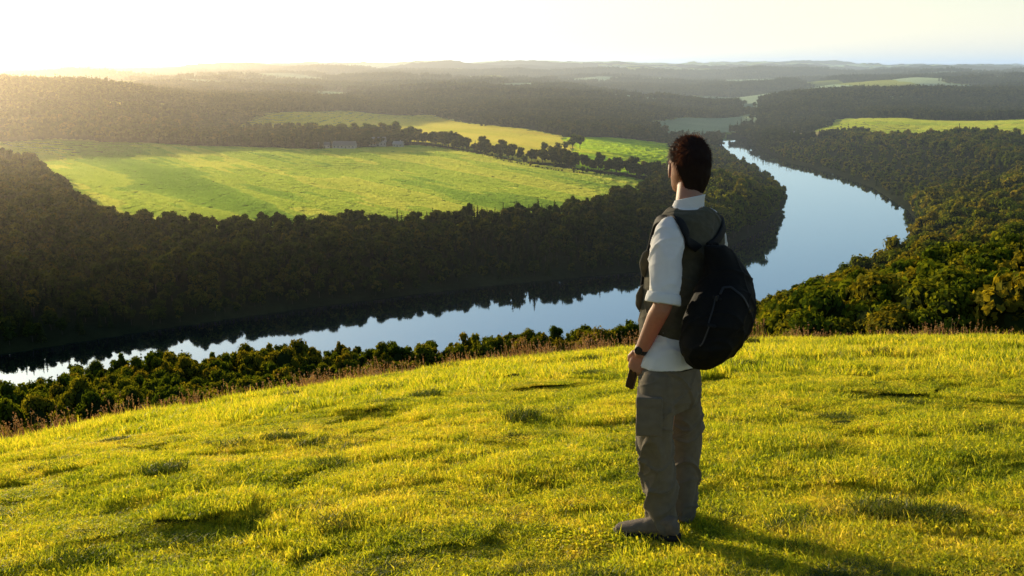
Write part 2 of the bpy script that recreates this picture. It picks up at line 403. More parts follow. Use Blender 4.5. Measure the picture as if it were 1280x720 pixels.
def meadow_sheet():
    A = np.linspace(R(-46), R(46), 620); Rr = np.concatenate([np.linspace(.5, 2, 12)[:-1], np.exp(np.linspace(math.log(2), math.log(52), 640))])
    a, r = np.meshgrid(A, Rr); x = (np.sin(a) * r).ravel(); y = (np.cos(a) * r).ravel() ; z = meadow(x, y)
    t = NT('meadow_soil')
    c = t.ramp(t.noise(9, 5), [(.3, (.035, .032, .010)), (.5, (.085, .095, .018)), (.7, (.14, .15, .03))])
    d = t.n('ShaderNodeBsdfDiffuse'); t.l(c, d.inputs[0]); t.l(d.outputs[0], t.out.inputs[0])
    tag(link('meadow_ground', np_mesh('meadow_ground', np.stack([x, y, z], -1), grid_faces(len(Rr), len(A)), [t.m], True)), kind='structure')
meadow_sheet()
# ------------------------------------------------------------------ materials of trees
def leaf_mat(name, stops, transl, tw=.35):
    t = NT(name)
    oi = t.n('ShaderNodeObjectInfo'); g = t.n('ShaderNodeNewGeometry')
    c = t.ramp(oi.outputs['Random'], stops)
    tc = t.n('ShaderNodeTexCoord')
    m = t.ramp(t.noise(.35, 3, tc.outputs['Object']), [(.3, (.6, .6, .6)), (.7, (1.25, 1.25, 1.25))])
    c = t.mix(1.0, c, m, 'MULTIPLY')
    m2 = t.ramp(g.outputs['Random Per Island'], [(0, (.7,) * 3), (1, (1.25,) * 3)])
    c = t.mix(1.0, c, m2, 'MULTIPLY')
    d = t.n('ShaderNodeBsdfDiffuse'); t.l(c, d.inputs[0])
    tr = t.n('ShaderNodeBsdfTranslucent'); t.l(t.mix(1.0, c, transl, 'MULTIPLY'), tr.inputs[0])
    mx = t.n('ShaderNodeMixShader'); mx.inputs[0].default_value = tw
    t.l(d.outputs[0], mx.inputs[1]); t.l(tr.outputs[0], mx.inputs[2]); t.l(mx.outputs[0], t.out.inputs[0])
    return t.m
M_LEAF = leaf_mat('broadleaf_foliage', [(0, (.075, .12, .016)), (.35, (.13, .175, .018)), (.6, (.19, .21, .022)), (.85, (.25, .22, .026)), (1, (.12, .16, .022))], (2.1, 1.7, .5), .42)
M_CONI = leaf_mat('conifer_needles', [(0, (.030, .048, .016)), (.5, (.048, .066, .018)), (1, (.075, .082, .02))], (1.6, 1.5, .6), .22)
M_FAR = leaf_mat('distant_foliage', [(0, (.045, .065, .016)), (.5, (.075, .09, .018)), (1, (.12, .12, .022))], (1.8, 1.6, .6), .3)
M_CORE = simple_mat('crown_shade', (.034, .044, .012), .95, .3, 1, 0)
M_BARK = simple_mat('bark', (.09, .07, .05), .9, .4, 3, .1)

def rnd(seed): return np.random.default_rng(seed)
def quads(c, nrm, size, rg, asp=1.0):
    """one small four-cornered leaf spray per centre"""
    n = len(c); nrm = nrm / (np.linalg.norm(nrm, axis=1, keepdims=True) + 1e-9)
    t = rg.normal(size=(n, 3)); t -= (t * nrm).sum(1, keepdims=True) * nrm; t /= np.linalg.norm(t, axis=1, keepdims=True) + 1e-9
    b = np.cross(nrm, t); s = (size * rg.uniform(.6, 1.4, n))[:, None]
    V = np.stack([c - t * s, c - b * s * asp * .7 + nrm * s * .15, c + t * s, c + b * s * asp * .7 + nrm * s * .15], 1).reshape(-1, 3)
    return V, np.arange(4 * n).reshape(-1, 4)
def blob(c, r, rg, nu=7, nv=5):
    V = []; F = []
    for j in range(nv + 1):
        ph = math.pi * j / nv
        for i in range(nu):
            th = 2 * math.pi * i / nu; k = rg.uniform(.8, 1.15)
            V.append((c[0] + r[0] * math.sin(ph) * math.cos(th) * k, c[1] + r[1] * math.sin(ph) * math.sin(th) * k, c[2] + r[2] * math.cos(ph) * k))
    for j in range(nv):
        for i in range(nu): F.append((j * nu + i, j * nu + (i + 1) % nu, (j + 1) * nu + (i + 1) % nu, (j + 1) * nu + i))
    return np.array(V), np.array(F)
def tube_np(pts, rad, nu=6):
    pts = [Vector(p) for p in pts]; V = []; F = []
    for k, p in enumerate(pts):
        d = (pts[min(k + 1, len(pts) - 1)] - pts[max(k - 1, 0)]).normalized(); u = d.orthogonal().normalized(); v = d.cross(u)
        for i in range(nu):
            a = 2 * math.pi * i / nu; V.append(tuple(p + (u * math.cos(a) + v * math.sin(a)) * rad[k]))
    for k in range(len(pts) - 1):
        for i in range(nu): F.append((k * nu + i, k * nu + (i + 1) % nu, (k + 1) * nu + (i + 1) % nu, (k + 1) * nu + i))
    return np.array(V), np.array(F)
def joinVF(L):
    V = []; F = []; mi = []; o = 0
    for v, f, m in L:
        V.append(v); F.append(f + o); mi.append(np.full(len(f), m)); o += len(v)
    return np.concatenate(V), np.concatenate(F), np.concatenate(mi)

def broad_crown(seed, H, wide, nclump, per, leaf):
    rg = rnd(seed); L = []
    cz = H * .58; rx = H * wide; rz = H * .40
    cl = []
    for k in range(nclump):
        u = rg.uniform(-.75, 1); th = rg.uniform(0, 6.283); s = math.sqrt(1 - min(u * u, .999)); q = rg.uniform(.62, .92)
        cl.append((np.array([rx * s * math.cos(th) * q, rx * s * math.sin(th) * q, cz + rz * u * q]), H * rg.uniform(.10, .19)))
    for c, r in cl:
        d = rg.normal(size=(per, 3)); d /= np.linalg.norm(d, axis=1, keepdims=True); d[:, 2] = np.where(rg.random(per) < .6, np.abs(d[:, 2]), d[:, 2])
        p = c + d * r * rg.uniform(.7, 1.12, (per, 1)) * np.array([1, 1, .8])
        v, f = quads(p, d + rg.normal(size=(per, 3)) * .45, leaf, rg); L.append((v, f, 0))
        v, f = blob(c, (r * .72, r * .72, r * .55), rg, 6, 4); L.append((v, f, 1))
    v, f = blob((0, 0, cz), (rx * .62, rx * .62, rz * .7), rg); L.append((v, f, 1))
    return L, cl
def conifer_crown(seed, H, wide, tiers, per, leaf):
    rg = rnd(seed); L = []
    for k in range(tiers):
        t = k / (tiers - 1); z = H * (.10 + .88 * t); rad = H * wide * (1 - t) ** .85 * rg.uniform(.8, 1.12) + .05 * H * .2
        nb = max(4, int(per * (1 - t * .7)))
        th = rg.uniform(0, 6.283, nb)
        for m in (1.0, .72, .42):
            rr = rad * m * rg.uniform(.8, 1.1, nb)
            p = np.stack([rr * np.cos(th), rr * np.sin(th), z - rr * .35 + rg.normal(size=nb) * H * .008], -1)
            nr = np.stack([np.cos(th) * .7, np.sin(th) * .7, np.full(nb, .8)], -1) + rg.normal(size=(nb, 3)) * .35
            v, f = quads(p, nr, leaf * (1 - .4 * t), rg); L.append((v, f, 0))
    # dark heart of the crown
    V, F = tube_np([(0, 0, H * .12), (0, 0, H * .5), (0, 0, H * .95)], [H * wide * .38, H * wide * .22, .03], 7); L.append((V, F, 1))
    return L
def trunk_VF(seed, H, r, cl=()):
    rg = rnd(seed); L = [tube_np([(0, 0, -1.2), (0, 0, H * .03), (rg.normal() * .15, rg.normal() * .15, H * .35), (rg.normal() * .3, rg.normal() * .3, H * .7)], [r * 1.3, r, r * .75, r * .35]) + (0,)]
    for c, q in list(cl)[:7]:
        L.append(tube_np([(0, 0, H * rg.uniform(.2, .35)), (c[0] * .5, c[1] * .5, c[2] * .75), tuple(c)], [r * .45, r * .3, r * .1], 5) + (0,))
    v, f, m = joinVF(L); return v, f
BROAD = []; CONI = []
for i, (wd, nc) in enumerate(((.34, 17), (.40, 19), (.30, 15), (.37, 20), (.27, 14))):
    L, cl = broad_crown(100 + i, 12, wd, nc, 120, .30); v, f, m = joinVF(L)
    tv, tf = trunk_VF(i, 12, .28, cl)
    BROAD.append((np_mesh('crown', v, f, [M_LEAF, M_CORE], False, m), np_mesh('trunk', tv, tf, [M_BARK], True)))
for i, (wd, ti) in enumerate(((.20, 17), (.24, 15), (.18, 18))):
    v, f, m = joinVF(conifer_crown(200 + i, 14, wd, ti, 26, .42)); tv, tf = trunk_VF(40 + i, 14, .22)
    CONI.append((np_mesh('crown', v, f, [M_CONI, M_CORE], False, m), np_mesh('trunk', tv, tf, [M_BARK], True)))

M_LEAFD = leaf_mat('shaded_foliage', [(0, (.045, .070, .014)), (.4, (.075, .095, .016)), (.7, (.10, .11, .018)), (1, (.14, .12, .022))], (1.8, 1.6, .6), .35)  # darker copy of the leaf colours, carrying the shade of the far bank
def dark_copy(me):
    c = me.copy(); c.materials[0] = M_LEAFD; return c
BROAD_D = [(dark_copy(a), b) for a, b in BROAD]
# shapes used by the uncountable woods: same trees, trunk and crown in one
protos_n = [0]
def proto_obj(name, me):
    return bpy.data.objects.new(name, me)
def joined_proto(name, crown_L, trunk, mats):
    v, f, m = joinVF(crown_L + [(trunk[0], trunk[1], 2)])
    return proto_obj(name, np_mesh(name, v, f, mats, False, m))
W_BROAD = []
for i, wd in enumerate((.36, .42, .32, .38)):
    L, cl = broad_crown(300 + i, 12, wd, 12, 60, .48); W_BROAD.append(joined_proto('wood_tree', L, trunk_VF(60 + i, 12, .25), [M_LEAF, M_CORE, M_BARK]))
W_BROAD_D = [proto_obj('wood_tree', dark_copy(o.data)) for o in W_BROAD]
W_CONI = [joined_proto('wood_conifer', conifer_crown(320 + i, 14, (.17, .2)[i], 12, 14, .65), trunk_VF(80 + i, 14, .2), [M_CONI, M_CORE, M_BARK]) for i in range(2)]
W_CLUMP = []
for i in range(5):
    rg = rnd(400 + i); L = []
    for k in range(16):
        x, y = rg.uniform(-17, 17, 2); H = rg.uniform(9, 15)
        if rg.random() < .35: q = [(a * 1, b, c) for a, b, c in conifer_crown(500 + i * 20 + k, H * 1.15, .17, 6, 7, 1.3)]
        else: q = broad_crown(700 + i * 20 + k, H, .38, 6, 13, 1.05)[0]
        L += [(a + np.array([x, y, 0]), b, c) for a, b, c in q]
    v, f, m = joinVF(L); W_CLUMP.append(proto_obj('wood_patch', np_mesh('wood_patch', v, f, [M_FAR, M_CORE], False, m)))

def scatter(name, P, protos, rot, scl, idx, label, cat, rotv=None):
    """one object of uncountable stuff: copies of the protos on the points P"""
    me = bpy.data.meshes.new(name); me.vertices.add(len(P)); me.vertices.foreach_set('co', np.asarray(P, np.float32).ravel()); me.update()
    rv = np.zeros((len(P), 3), np.float32); rv[:, 2] = rot
    if rotv is not None: rv[:, :2] = rotv
    sv = np.asarray(scl, np.float32); sv = np.repeat(sv[:, None], 3, 1) if sv.ndim == 1 else sv
    a = me.attributes.new('rot', 'FLOAT_VECTOR', 'POINT'); a.data.foreach_set('vector', rv.ravel())
    a = me.attributes.new('scl', 'FLOAT_VECTOR', 'POINT'); a.data.foreach_set('vector', sv.ravel())
    a = me.attributes.new('pick', 'INT', 'POINT'); a.data.foreach_set('value', np.asarray(idx, np.int32))
    coll = bpy.data.collections.new(name + '_kinds')
    for k, p in enumerate(protos):
        q = p
        if p.name in [c.name for c in coll.objects]: continue
        coll.objects.link(q)
    order = sorted(range(len(protos)), key=lambda k: protos[k].name)
    o = link(name, me); ng = bpy.data.node_groups.new(name, 'GeometryNodeTree')
    ng.interface.new_socket('Geometry', in_out='INPUT', socket_type='NodeSocketGeometry'); ng.interface.new_socket('Geometry', in_out='OUTPUT', socket_type='NodeSocketGeometry')
    N = ng.nodes; gi = N.new('NodeGroupInput'); go = N.new('NodeGroupOutput'); ci = N.new('GeometryNodeCollectionInfo'); ip = N.new('GeometryNodeInstanceOnPoints')
    ci.inputs['Collection'].default_value = coll; ci.inputs['Separate Children'].default_value = True; ci.inputs['Reset Children'].default_value = True
    ip.inputs['Pick Instance'].default_value = True
    for an, dt, sock in (('rot', 'FLOAT_VECTOR', 'Rotation'), ('scl', 'FLOAT_VECTOR', 'Scale'), ('pick', 'INT', 'Instance Index')):
        na = N.new('GeometryNodeInputNamedAttribute'); na.data_type = dt; na.inputs['Name'].default_value = an
        so = na.outputs['Attribute']
        if sock == 'Rotation':
            er = N.new('FunctionNodeEulerToRotation'); ng.links.new(so, er.inputs[0]); so = er.outputs[0]
        ng.links.new(so, ip.inputs[sock])
    ng.links.new(gi.outputs[0], ip.inputs['Points']); ng.links.new(ci.outputs[0], ip.inputs['Instance']); ng.links.new(ip.outputs[0], go.inputs[0])
    md = o.modifiers.new('scatter', 'NODES'); md.node_group = ng
    return tag(o, label, cat, kind='stuff')

# ------------------------------------------------------------------ where trees stand
rg = rnd(7)
def vis_top(x, y, ztop, margin=0.0):
    """is the tree top above the line of sight over the crest of the meadow?"""
    r = np.hypot(x, y); ok = np.ones(len(x), bool)
    for q in (14, 18, 22, 24, 26, 30, 36):
        k = q / np.maximum(y, 1); zl = ZC + (ztop - ZC) * k
        ok &= zl + margin * k >= meadow(x * k, y * k, False)
    return ok
def jitter_grid(r0, r1, s0, aL, aR):
    out = []; r = r0
    while r < r1:
        s = s0(r) if callable(s0) else s0
        n = int((aR - aL) * r / s)
        a = aL + (np.arange(n) + rg.uniform(.05, .95, n)) * (aR - aL) / n; rr = r + rg.uniform(-.45, .45, n) * s
        out.append(np.stack([np.sin(a) * rr, np.cos(a) * rr], -1)); r += s * .9
    return np.concatenate(out)
def wooded(x, y):
    ins = in_poly(x, y, RIV); d = d_poly(x, y, RIV)
    return (~ins) & (d > 2.5) & (field_code(x, y) == 0)
PT = jitter_grid(95, 1450, lambda r: 6.0 if r < 420 else (6.8 if r < 900 else 8.5), R(-34), R(34))
x, y = PT.T
rr = np.hypot(x, y)
k = wooded(x, y)
x, y, rr = x[k], y[k], rr[k]
px_ = 640 + FPX * x / (y * math.cos(PITCH) + 0) * 1.0
z = height(x, y)
side_right = (x / y) > .17
Hs = rg.uniform(.75, 1.25, len(x)) * np.where(side_right, 1.0, 1.0)
nearstrip = (rr < 480) & ~in_poly(x, y, RIV) & ((x / y) < .25) & (d_poly(x, y, RIV) < 400) & (z > 0) & (rr < 395 + 60 * (x / y))
Hs = np.where(nearstrip, Hs * .82 * np.interp(x / y, [-.47, -.2, .1], [1.0, .85, .78]), Hs)
farbank = ~nearstrip & ~side_right & (rr < 900)
driv = d_poly(x, y, RIV)
Hs = np.where(farbank, Hs * .84 * np.interp(driv, [0, 45], [.6, 1]), Hs)
Hs = np.where(side_right & (rr < 800), Hs * 1.42, Hs)
Hs = np.where(side_right & (rr > 850), Hs * .85, Hs)
Hs = np.where((rr > 900) & (driv < 90), Hs * .55, Hs)
# heights of the trees on the near bank fall to the right, as the bank does
tpy = 360 - FPX * np.tan(np.arctan((z + Hs * 12 - ZC) / y) + PITCH) ; tpx = 640 + FPX * x / (y * math.cos(PITCH) - (z + Hs * 12 - ZC) * math.sin(PITCH))
lim = np.interp(tpx, [-300, 0, 100, 200, 350, 500, 650, 800, 945, 1000, 1060, 1120, 1150], [560, 492, 460, 444, 438, 433, 421, 406, 376, 350, 334, 338, 300]) + rg.uniform(-7, 14, len(x))
nearside = (rr < 480) & (tpy > 250) & (rr < np.interp(tpx, [-300, 0, 600, 900, 1000, 1130, 1150], [400, 400, 420, 460, 480, 540, 480])) & (tpx < 1150)
need = ZC + y * np.tan(np.arctan((360 - lim) / FPX) - PITCH) - z
Hs = np.where(nearside & (driv < 60) & (rr < 460), np.clip(need / 12 * rg.uniform(.75, 1, len(x)), .35, 1.35), Hs)
Hs = np.where(nearside & (Hs * 12 > need), need / 12, Hs)
kp = (Hs > .3) & ~(side_right & (rr < 190))
x, y, z, rr, Hs, nearstrip, side_right, px_ = [q[kp] for q in (x, y, z, rr, Hs, nearstrip, side_right, px_)]
# conifers gather in patches
cp_ = vn(x / 60, y / 60, 91) + .5 * rg.uniform(-1, 1, len(x))
is_con = np.where(nearstrip, cp_ > .95, cp_ > np.where(side_right, .85, .6))
ztop = z + Hs * 12
v = vis_top(x, y, ztop, 1.5)
x, y, z, rr, Hs, is_con, nearstrip, side_right = [q[v] for q in (x, y, z, rr, Hs, is_con, nearstrip, side_right)]
print('trees', len(x), 'near strip', nearstrip.sum(), 'conifers', is_con.sum())
# a tree shows by its distance and by how far it stands above the trees in front of it
az = np.arctan2(x, y); ang = (z + Hs * 12 - ZC) / rr
order_near = np.argsort(rr)
bins = {}; shown = np.zeros(len(x))
for i in order_near:
    b0 = int((az[i] + 1) / .004)
    hi = max(bins.get(b, -9) for b in (b0 - 1, b0, b0 + 1))
    shown[i] = min(ang[i] - hi, Hs[i] * 12 / rr[i])
    w_ = max(1, int(Hs[i] * 3.2 / rr[i] / .004))
    for b in range(b0 - w_ // 2, b0 + w_ // 2 + 1): bins[b] = max(bins.get(b, -9), ang[i])
infr = (np.abs(px_[v] - 640) < 655)
score = np.where(infr, shown * Hs / rr, -1)
ind = np.zeros(len(x), bool)
for con, cap in ((False, 285), (True, 150)):
    c = np.where((is_con == con) & (score > 0))[0]; c = c[np.argsort(-score[c])][:cap]; ind[c] = True

def tree_label(con, x, y, strip, q):
    s = x / y
    if strip:
        where = ('low on the far left of the near bank' if s < -.3 else 'in the row between meadow crest and river, left half' if s < -.1 else 'in the row between meadow crest and river, near the man')
    elif s > .17:
        where = ('on the right hillside just past the meadow crest' if q < 420 else 'on the wooded right slope above the river bend')
    else:
        where = 'in the dark wood on the far bank'
    kind = 'pointed dark spruce' if con else 'rounded olive green tree'
    return kind + ' ' + where, ('spruces ' if con else 'leafy trees ') + where
def place_tree(mesh2, name, x, y, z, s, rot, label, cat, group, sz=1.0):
    o = empty(name, (x, y, z), rot); o.scale = (s, s, s * sz)
    link('crown', mesh2[0], o); link('trunk', mesh2[1], o)
    tag(o, label, cat, group); return o
rg2 = rnd(55)
for i in np.where(ind)[0]:
    con = bool(is_con[i]); lab, grp = tree_label(con, x[i], y[i], nearstrip[i], rr[i])
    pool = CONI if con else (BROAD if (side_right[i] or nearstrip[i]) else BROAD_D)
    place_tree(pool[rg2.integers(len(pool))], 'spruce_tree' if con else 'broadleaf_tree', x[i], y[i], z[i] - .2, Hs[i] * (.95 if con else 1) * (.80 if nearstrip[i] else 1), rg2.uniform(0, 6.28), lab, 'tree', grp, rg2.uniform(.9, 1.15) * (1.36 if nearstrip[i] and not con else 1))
m = ~ind
P = np.stack([x, y, z - .2], -1)[m]; con = is_con[m]; n = m.sum()
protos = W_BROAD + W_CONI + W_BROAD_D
for k, p in enumerate(protos): p.name = 'kind_%02d' % k
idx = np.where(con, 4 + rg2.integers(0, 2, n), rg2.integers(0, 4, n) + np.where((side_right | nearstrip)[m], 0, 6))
sc = Hs[m]; ns_ = nearstrip[m]; s3 = np.stack([sc * np.where(ns_, .8, 1), sc * np.where(ns_, .8, 1), sc * rg2.uniform(.9, 1.2, n) * np.where(ns_, 1.08, 1)], -1)
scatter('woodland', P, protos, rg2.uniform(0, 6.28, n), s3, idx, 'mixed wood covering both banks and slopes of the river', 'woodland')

# far woods: patches of trees on the hills beyond the fields
PT = jitter_grid(1440, 5600, lambda r: 24 if r < 2500 else 34, R(-36), R(34)); x, y = PT.T
k = wooded(x, y); x, y = x[k], y[k]
# and the sides outside the picture that still throw shadow into it
z = height(x, y); n = len(x); print('clumps', n)
for k, p in enumerate(W_CLUMP): p.name = 'patch_%02d' % k
sc = np.interp(np.hypot(x, y), [1400, 2500, 5600], [.85, 1.05, 1.35]) * rg2.uniform(.85, 1.2, n)
scatter('distant_woodland', np.stack([x, y, z - .5], -1), W_CLUMP, rg2.uniform(0, 6.28, n), sc, rg2.integers(0, 5, n), 'hazy woods on the hills beyond the fields', 'woodland')

# ------------------------------------------------------------------ trees one by one in the fields
hedge = [  # photo foot point, height in photo px, kind
 (522, 181, 20), (545, 183, 14), (556, 184, 13), (568, 187, 17), (596, 191, 8), (607, 194, 8), (625, 198, 9),
 (655, 206, 16), (664, 208, 10), (672, 207, 9), (694, 211, 13), (717, 215, 8), (728, 217, 12), (734, 217, 10),
 (680, 193, 17), (688, 195, 13), (697, 192, 14), (706, 189, 13), (716, 187, 22), (725, 187, 20), (641, 202, 7), (585, 189, 9), (615, 197, 7), (578, 187, 7)]
for i, (a, b, h) in enumerate(hedge):
    (X, Y), = unproj([(a, b)]); Z = float(height(X, Y)); H = h * Y / FPX
    where = 'on the hedge line across the fields' if i not in range(14, 20) else 'in the clump standing out in the middle field'
    place_tree(BROAD[i % 5], 'field_tree', X, Y, Z - .2, H / (12.5 if 14 <= i < 20 else 15.5), i * 1.3, 'small rounded tree ' + where, 'tree', 'field trees ' + where)
farmt = [(285 + 5.5 * k + (k % 3), 175 + 3 * math.sin(k * .2) + (2 if k > 7 else 0), 12 + (k * 7) % 7) for k in range(15)] + \
        [(368 + 5.0 * k + (k % 2), 176.5 - k * .08, 15 + (k * 5) % 7) for k in range(26)] + [(507, 178, 18), (514, 180, 20), (523, 181, 17)]
for i, (a, b, h) in enumerate(farmt):
    (X, Y), = unproj([(a, b)]); Z = float(height(X, Y)); H = h * Y / FPX
    where = 'in the row left of the farm' if a < 366 else 'in the belt behind the farm buildings' if a < 503 else 'standing right of the farm'
    place_tree(BROAD[(i * 3) % 5], 'farm_tree', X, Y, Z - .2, H / 11.5, i * 2.1, 'dark full tree ' + where, 'tree', 'trees ' + where, 1.0)
# low scrub of the hedge line
def bushes(name, pts, hh, label):
    P = []; 
    W = unproj(pts)
    for (x0, y0), (x1, y1) in zip(W[:-1], W[1:]):
        n = int(math.hypot(x1 - x0, y1 - y0) / 4) + 1
        for k in range(n): t = (k + rg2.random()) / n; P.append((x0 + (x1 - x0) * t + rg2.normal() * 1.5, y0 + (y1 - y0) * t + rg2.normal() * 1.5))
    P = np.array(P); z = height(P[:, 0], P[:, 1]); n = len(P)
    scatter(name, np.column_stack([P, z - .3]), W_BROAD[:4], rg2.uniform(0, 6, n), hh * rg2.uniform(.6, 1.3, n), rg2.integers(0, 4, n), label, 'hedge')
bushes('hedgerow', [(500, 181), (522, 182), (560, 187), (600, 193), (650, 206), (690, 213), (730, 218), (790, 223), (825, 228)], .15, 'low scrubby hedge line between the two farm fields')

# ------------------------------------------------------------------ the farm
M_WALL = simple_mat('limewash_wall', (.50, .46, .42), .9, .1, 1); M_ROOF = simple_mat('slate_roof', (.22, .19, .18), .7, .2, 1); M_DARKP = simple_mat('dark_pane', (.03, .035, .04), .3, .1, 1); M_ROOFL = simple_mat('tin_roof', (.36, .33, .32), .5, .1, 1)
def box_VF(x0, x1, y0, y1, z0, z1):
    V = np.array([(x, y, z) for x in (x0, x1) for y in (y0, y1) for z in (z0, z1)], float)
    return V, np.array([(0, 1, 3, 2), (4, 6, 7, 5), (0, 4, 5, 1), (2, 3, 7, 6), (0, 2, 6, 4), (1, 5, 7, 3)])
def farm_house(name, px, py, Lw, D, Hh, Rh, rz, roofm, label, cat, nwin, chim):
    (X, Y), = unproj([(px, py)]); Z = float(height(X, Y)); o = empty(name, (X, Y, Z), rz); tag(o, label, cat)
    V = [(-Lw/2, -D/2, -1), (Lw/2, -D/2, -1), (Lw/2, D/2, -1), (-Lw/2, D/2, -1), (-Lw/2, -D/2, Hh), (Lw/2, -D/2, Hh), (Lw/2, D/2, Hh), (-Lw/2, D/2, Hh), (-Lw/2, 0, Hh + Rh), (Lw/2, 0, Hh + Rh)]
    me = bpy.data.meshes.new('wall'); me.from_pydata(V, [], [(0, 1, 5, 4), (2, 3, 7, 6), (3, 0, 4, 8, 7), (1, 2, 6, 9, 5)]); me.materials.append(M_WALL); link('wall', me, o)
    e = .6; s = Rh / (D / 2); me = bpy.data.meshes.new('roof')
    y0 = -D/2 - e; z0 = Hh - e * s + .05; t = .25
    V = [(-Lw/2 - e, y0, z0), (Lw/2 + e, y0, z0), (Lw/2 + e, 0, Hh + Rh + .05), (-Lw/2 - e, 0, Hh + Rh + .05), (Lw/2 + e, -y0, z0), (-Lw/2 - e, -y0, z0)]
    V += [(a, b, c + t) for a, b, c in V]
    me.from_pydata(V, [], [(0, 1, 2, 3), (3, 2, 4, 5), (6, 9, 8, 7), (9, 11, 10, 8), (0, 6, 7, 1), (5, 4, 10, 11), (0, 3, 9, 6), (3, 5, 11, 9), (1, 7, 8, 2), (2, 8, 10, 4)])
    me.materials.append(roofm); rf = link('roof', me, o)
    if chim: v, f = box_VF(Lw * .2, Lw * .2 + .9, -.5, .5, Hh + Rh - .8, Hh + Rh + 1.3); link('chimney', np_mesh('chimney', v, f, [M_WALL]), rf)
    for k in range(nwin):
        xc = -Lw/2 + Lw * (k + .5) / nwin
        if k == nwin // 2: v, f = box_VF(xc - .6, xc + .6, -D/2 - .06, -D/2 + .02, 0, 2.1); link('door', np_mesh('door', v, f, [M_DARKP]), o)
        else: v, f = box_VF(xc - .6, xc + .6, -D/2 - .05, -D/2 + .02, Hh * .35, Hh * .35 + 1.3); link('window', np_mesh('window', v, f, [M_DARKP]), o)
farm_house('farmhouse', 472, 183, 17, 11, 5, 4.4, R(12), M_ROOFL, 'pale farmhouse with a light gabled roof in front of the tree belt', 'farmhouse', 5, True)
farm_house('barn', 431, 185.5, 23, 11, 3.4, 3.8, R(-4), M_ROOF, 'long low barn with a slate roof left of the farmhouse', 'barn', 6, False)
farm_house('shed', 405, 185.5, 11, 8, 3.4, 2.6, R(20), M_ROOF, 'small grey shed at the left end of the farmyard', 'shed', 3, False)
farm_house('cottage', 498, 184, 10, 7, 3.4, 2.6, R(-15), M_ROOFL, 'small white cottage at the right end of the tree belt', 'cottage', 3, True)
farm_house('riverside_house', 990, 172, 11, 8, 4, 3, R(10), M_ROOF, 'tiny grey house by the straw coloured field above the river', 'house', 4, True)

# ------------------------------------------------------------------ standing grass of the fields
def crop_mat(name, stops, swath=None):
    t = NT(name); g = t.n('ShaderNodeNewGeometry')
    mp = t.n('ShaderNodeMapping', vector_type='TEXTURE'); t.l(g.outputs['Position'], mp.inputs[0]); mp.inputs['Rotation'].default_value = (0, 0, SWATH_A); mp.vector_type = 'TEXTURE'; mp.inputs['Scale'].default_value = (800, 48, 100)
    a = t.noise(1.0, 3, mp.outputs[0]); b = t.noise(.012, 4)  # first noise puts slanting light and shadow bands into the grass colour
    m = t.n('ShaderNodeMath', operation='MULTIPLY_ADD'); t.l(a, m.inputs[0]); m.inputs[1].default_value = .75
    m2 = t.n('ShaderNodeMath', operation='MULTIPLY'); t.l(b, m2.inputs[0]); m2.inputs[1].default_value = .25; t.l(m2.outputs[0], m.inputs[2])
    c = t.ramp(m.outputs[0], stops)
    d = t.n('ShaderNodeBsdfDiffuse'); t.l(c, d.inputs[0]); tr = t.n('ShaderNodeBsdfTranslucent'); t.l(t.mix(1.0, c, (1.7, 1.6, 1.0), 'MULTIPLY'), tr.inputs[0])
    mx = t.n('ShaderNodeMixShader'); mx.inputs[0].default_value = .6; t.l(d.outputs[0], mx.inputs[1]); t.l(tr.outputs[0], mx.inputs[2]); t.l(mx.outputs[0], t.out.inputs[0]); return t.m
(_xa, _ya), (_xb, _yb) = unproj([(300, 190), (560, 255)]); SWATH_A = math.atan2(_yb - _ya, _xb - _xa)
def crop(name, codes, mat, label, hh=.55):
    rgc = rnd(31); pr = []
    for k in range(3):
        n = 260; c = np.column_stack([rgc.uniform(-6, 6, (n, 2)), np.zeros(n)]); th = rgc.uniform(0, 6.283, n); u = np.stack([np.cos(th), np.sin(th), 0 * th], -1) * rgc.uniform(.4, .9, n)[:, None]
        h = hh * rgc.uniform(.6, 1.2, n); top = np.stack([rgc.normal(size=n) * .15, rgc.normal(size=n) * .15, h], -1)
        V = np.stack([c - u, c + u, c + u * .8 + top, c - u * .8 + top], 1).reshape(-1, 3)
        pr.append(proto_obj('%s_%02d' % (name, k), np_mesh(name, V, np.arange(4 * n).reshape(-1, 4), [mat])))
    P = []
    for kf in FP:
        if FCOL[kf] not in codes: continue
        A = np.array(FP[kf]); xs = np.arange(max(A[:, 0].min(), -950), min(A[:, 0].max(), 950), 9.5); ys = np.arange(A[:, 1].min(), min(A[:, 1].max(), 2400), 9.5)
        X, Y = np.meshgrid(xs, ys); X = X.ravel() + rgc.uniform(-3, 3, X.size); Y = Y.ravel() + rgc.uniform(-3, 3, Y.size)
        k = in_poly(X, Y, FP[kf]) & (d_poly(X, Y, FP[kf]) > 5) & (field_code(X, Y) == FCOL[kf]) & (np.abs(X / Y) < .62); P.append(np.stack([X[k], Y[k]], -1))
    P = np.concatenate(P); z = height(P[:, 0], P[:, 1]); n = len(P); print(name, n)
    e = 3.0; zx = (height(P[:, 0] + e, P[:, 1]) - height(P[:, 0] - e, P[:, 1])) / (2 * e)
    scatter(name, np.column_stack([P, z - .12]), pr, rgc.uniform(0, 6.28, n), np.ones(n), rgc.integers(0, 3, n), label, 'grass')
crop('field_grass', (1,), crop_mat('field_grass', [(.38, (.25, .39, .07)), (.455, (.32, .46, .09)), (.475, (.50, .58, .12)), (.54, (.43, .54, .10)), (.56, (.64, .65, .16)), (.64, (.52, .58, .12))]), 'grass of the big field across the river with light and shadow bands in its colour')
crop('pasture_grass', (2.5,), crop_mat('pasture_grass', [(.35, (.34, .46, .07)), (.5, (.46, .54, .09)), (.65, (.60, .60, .14))]), 'pale green pasture beyond the wooded right slope')
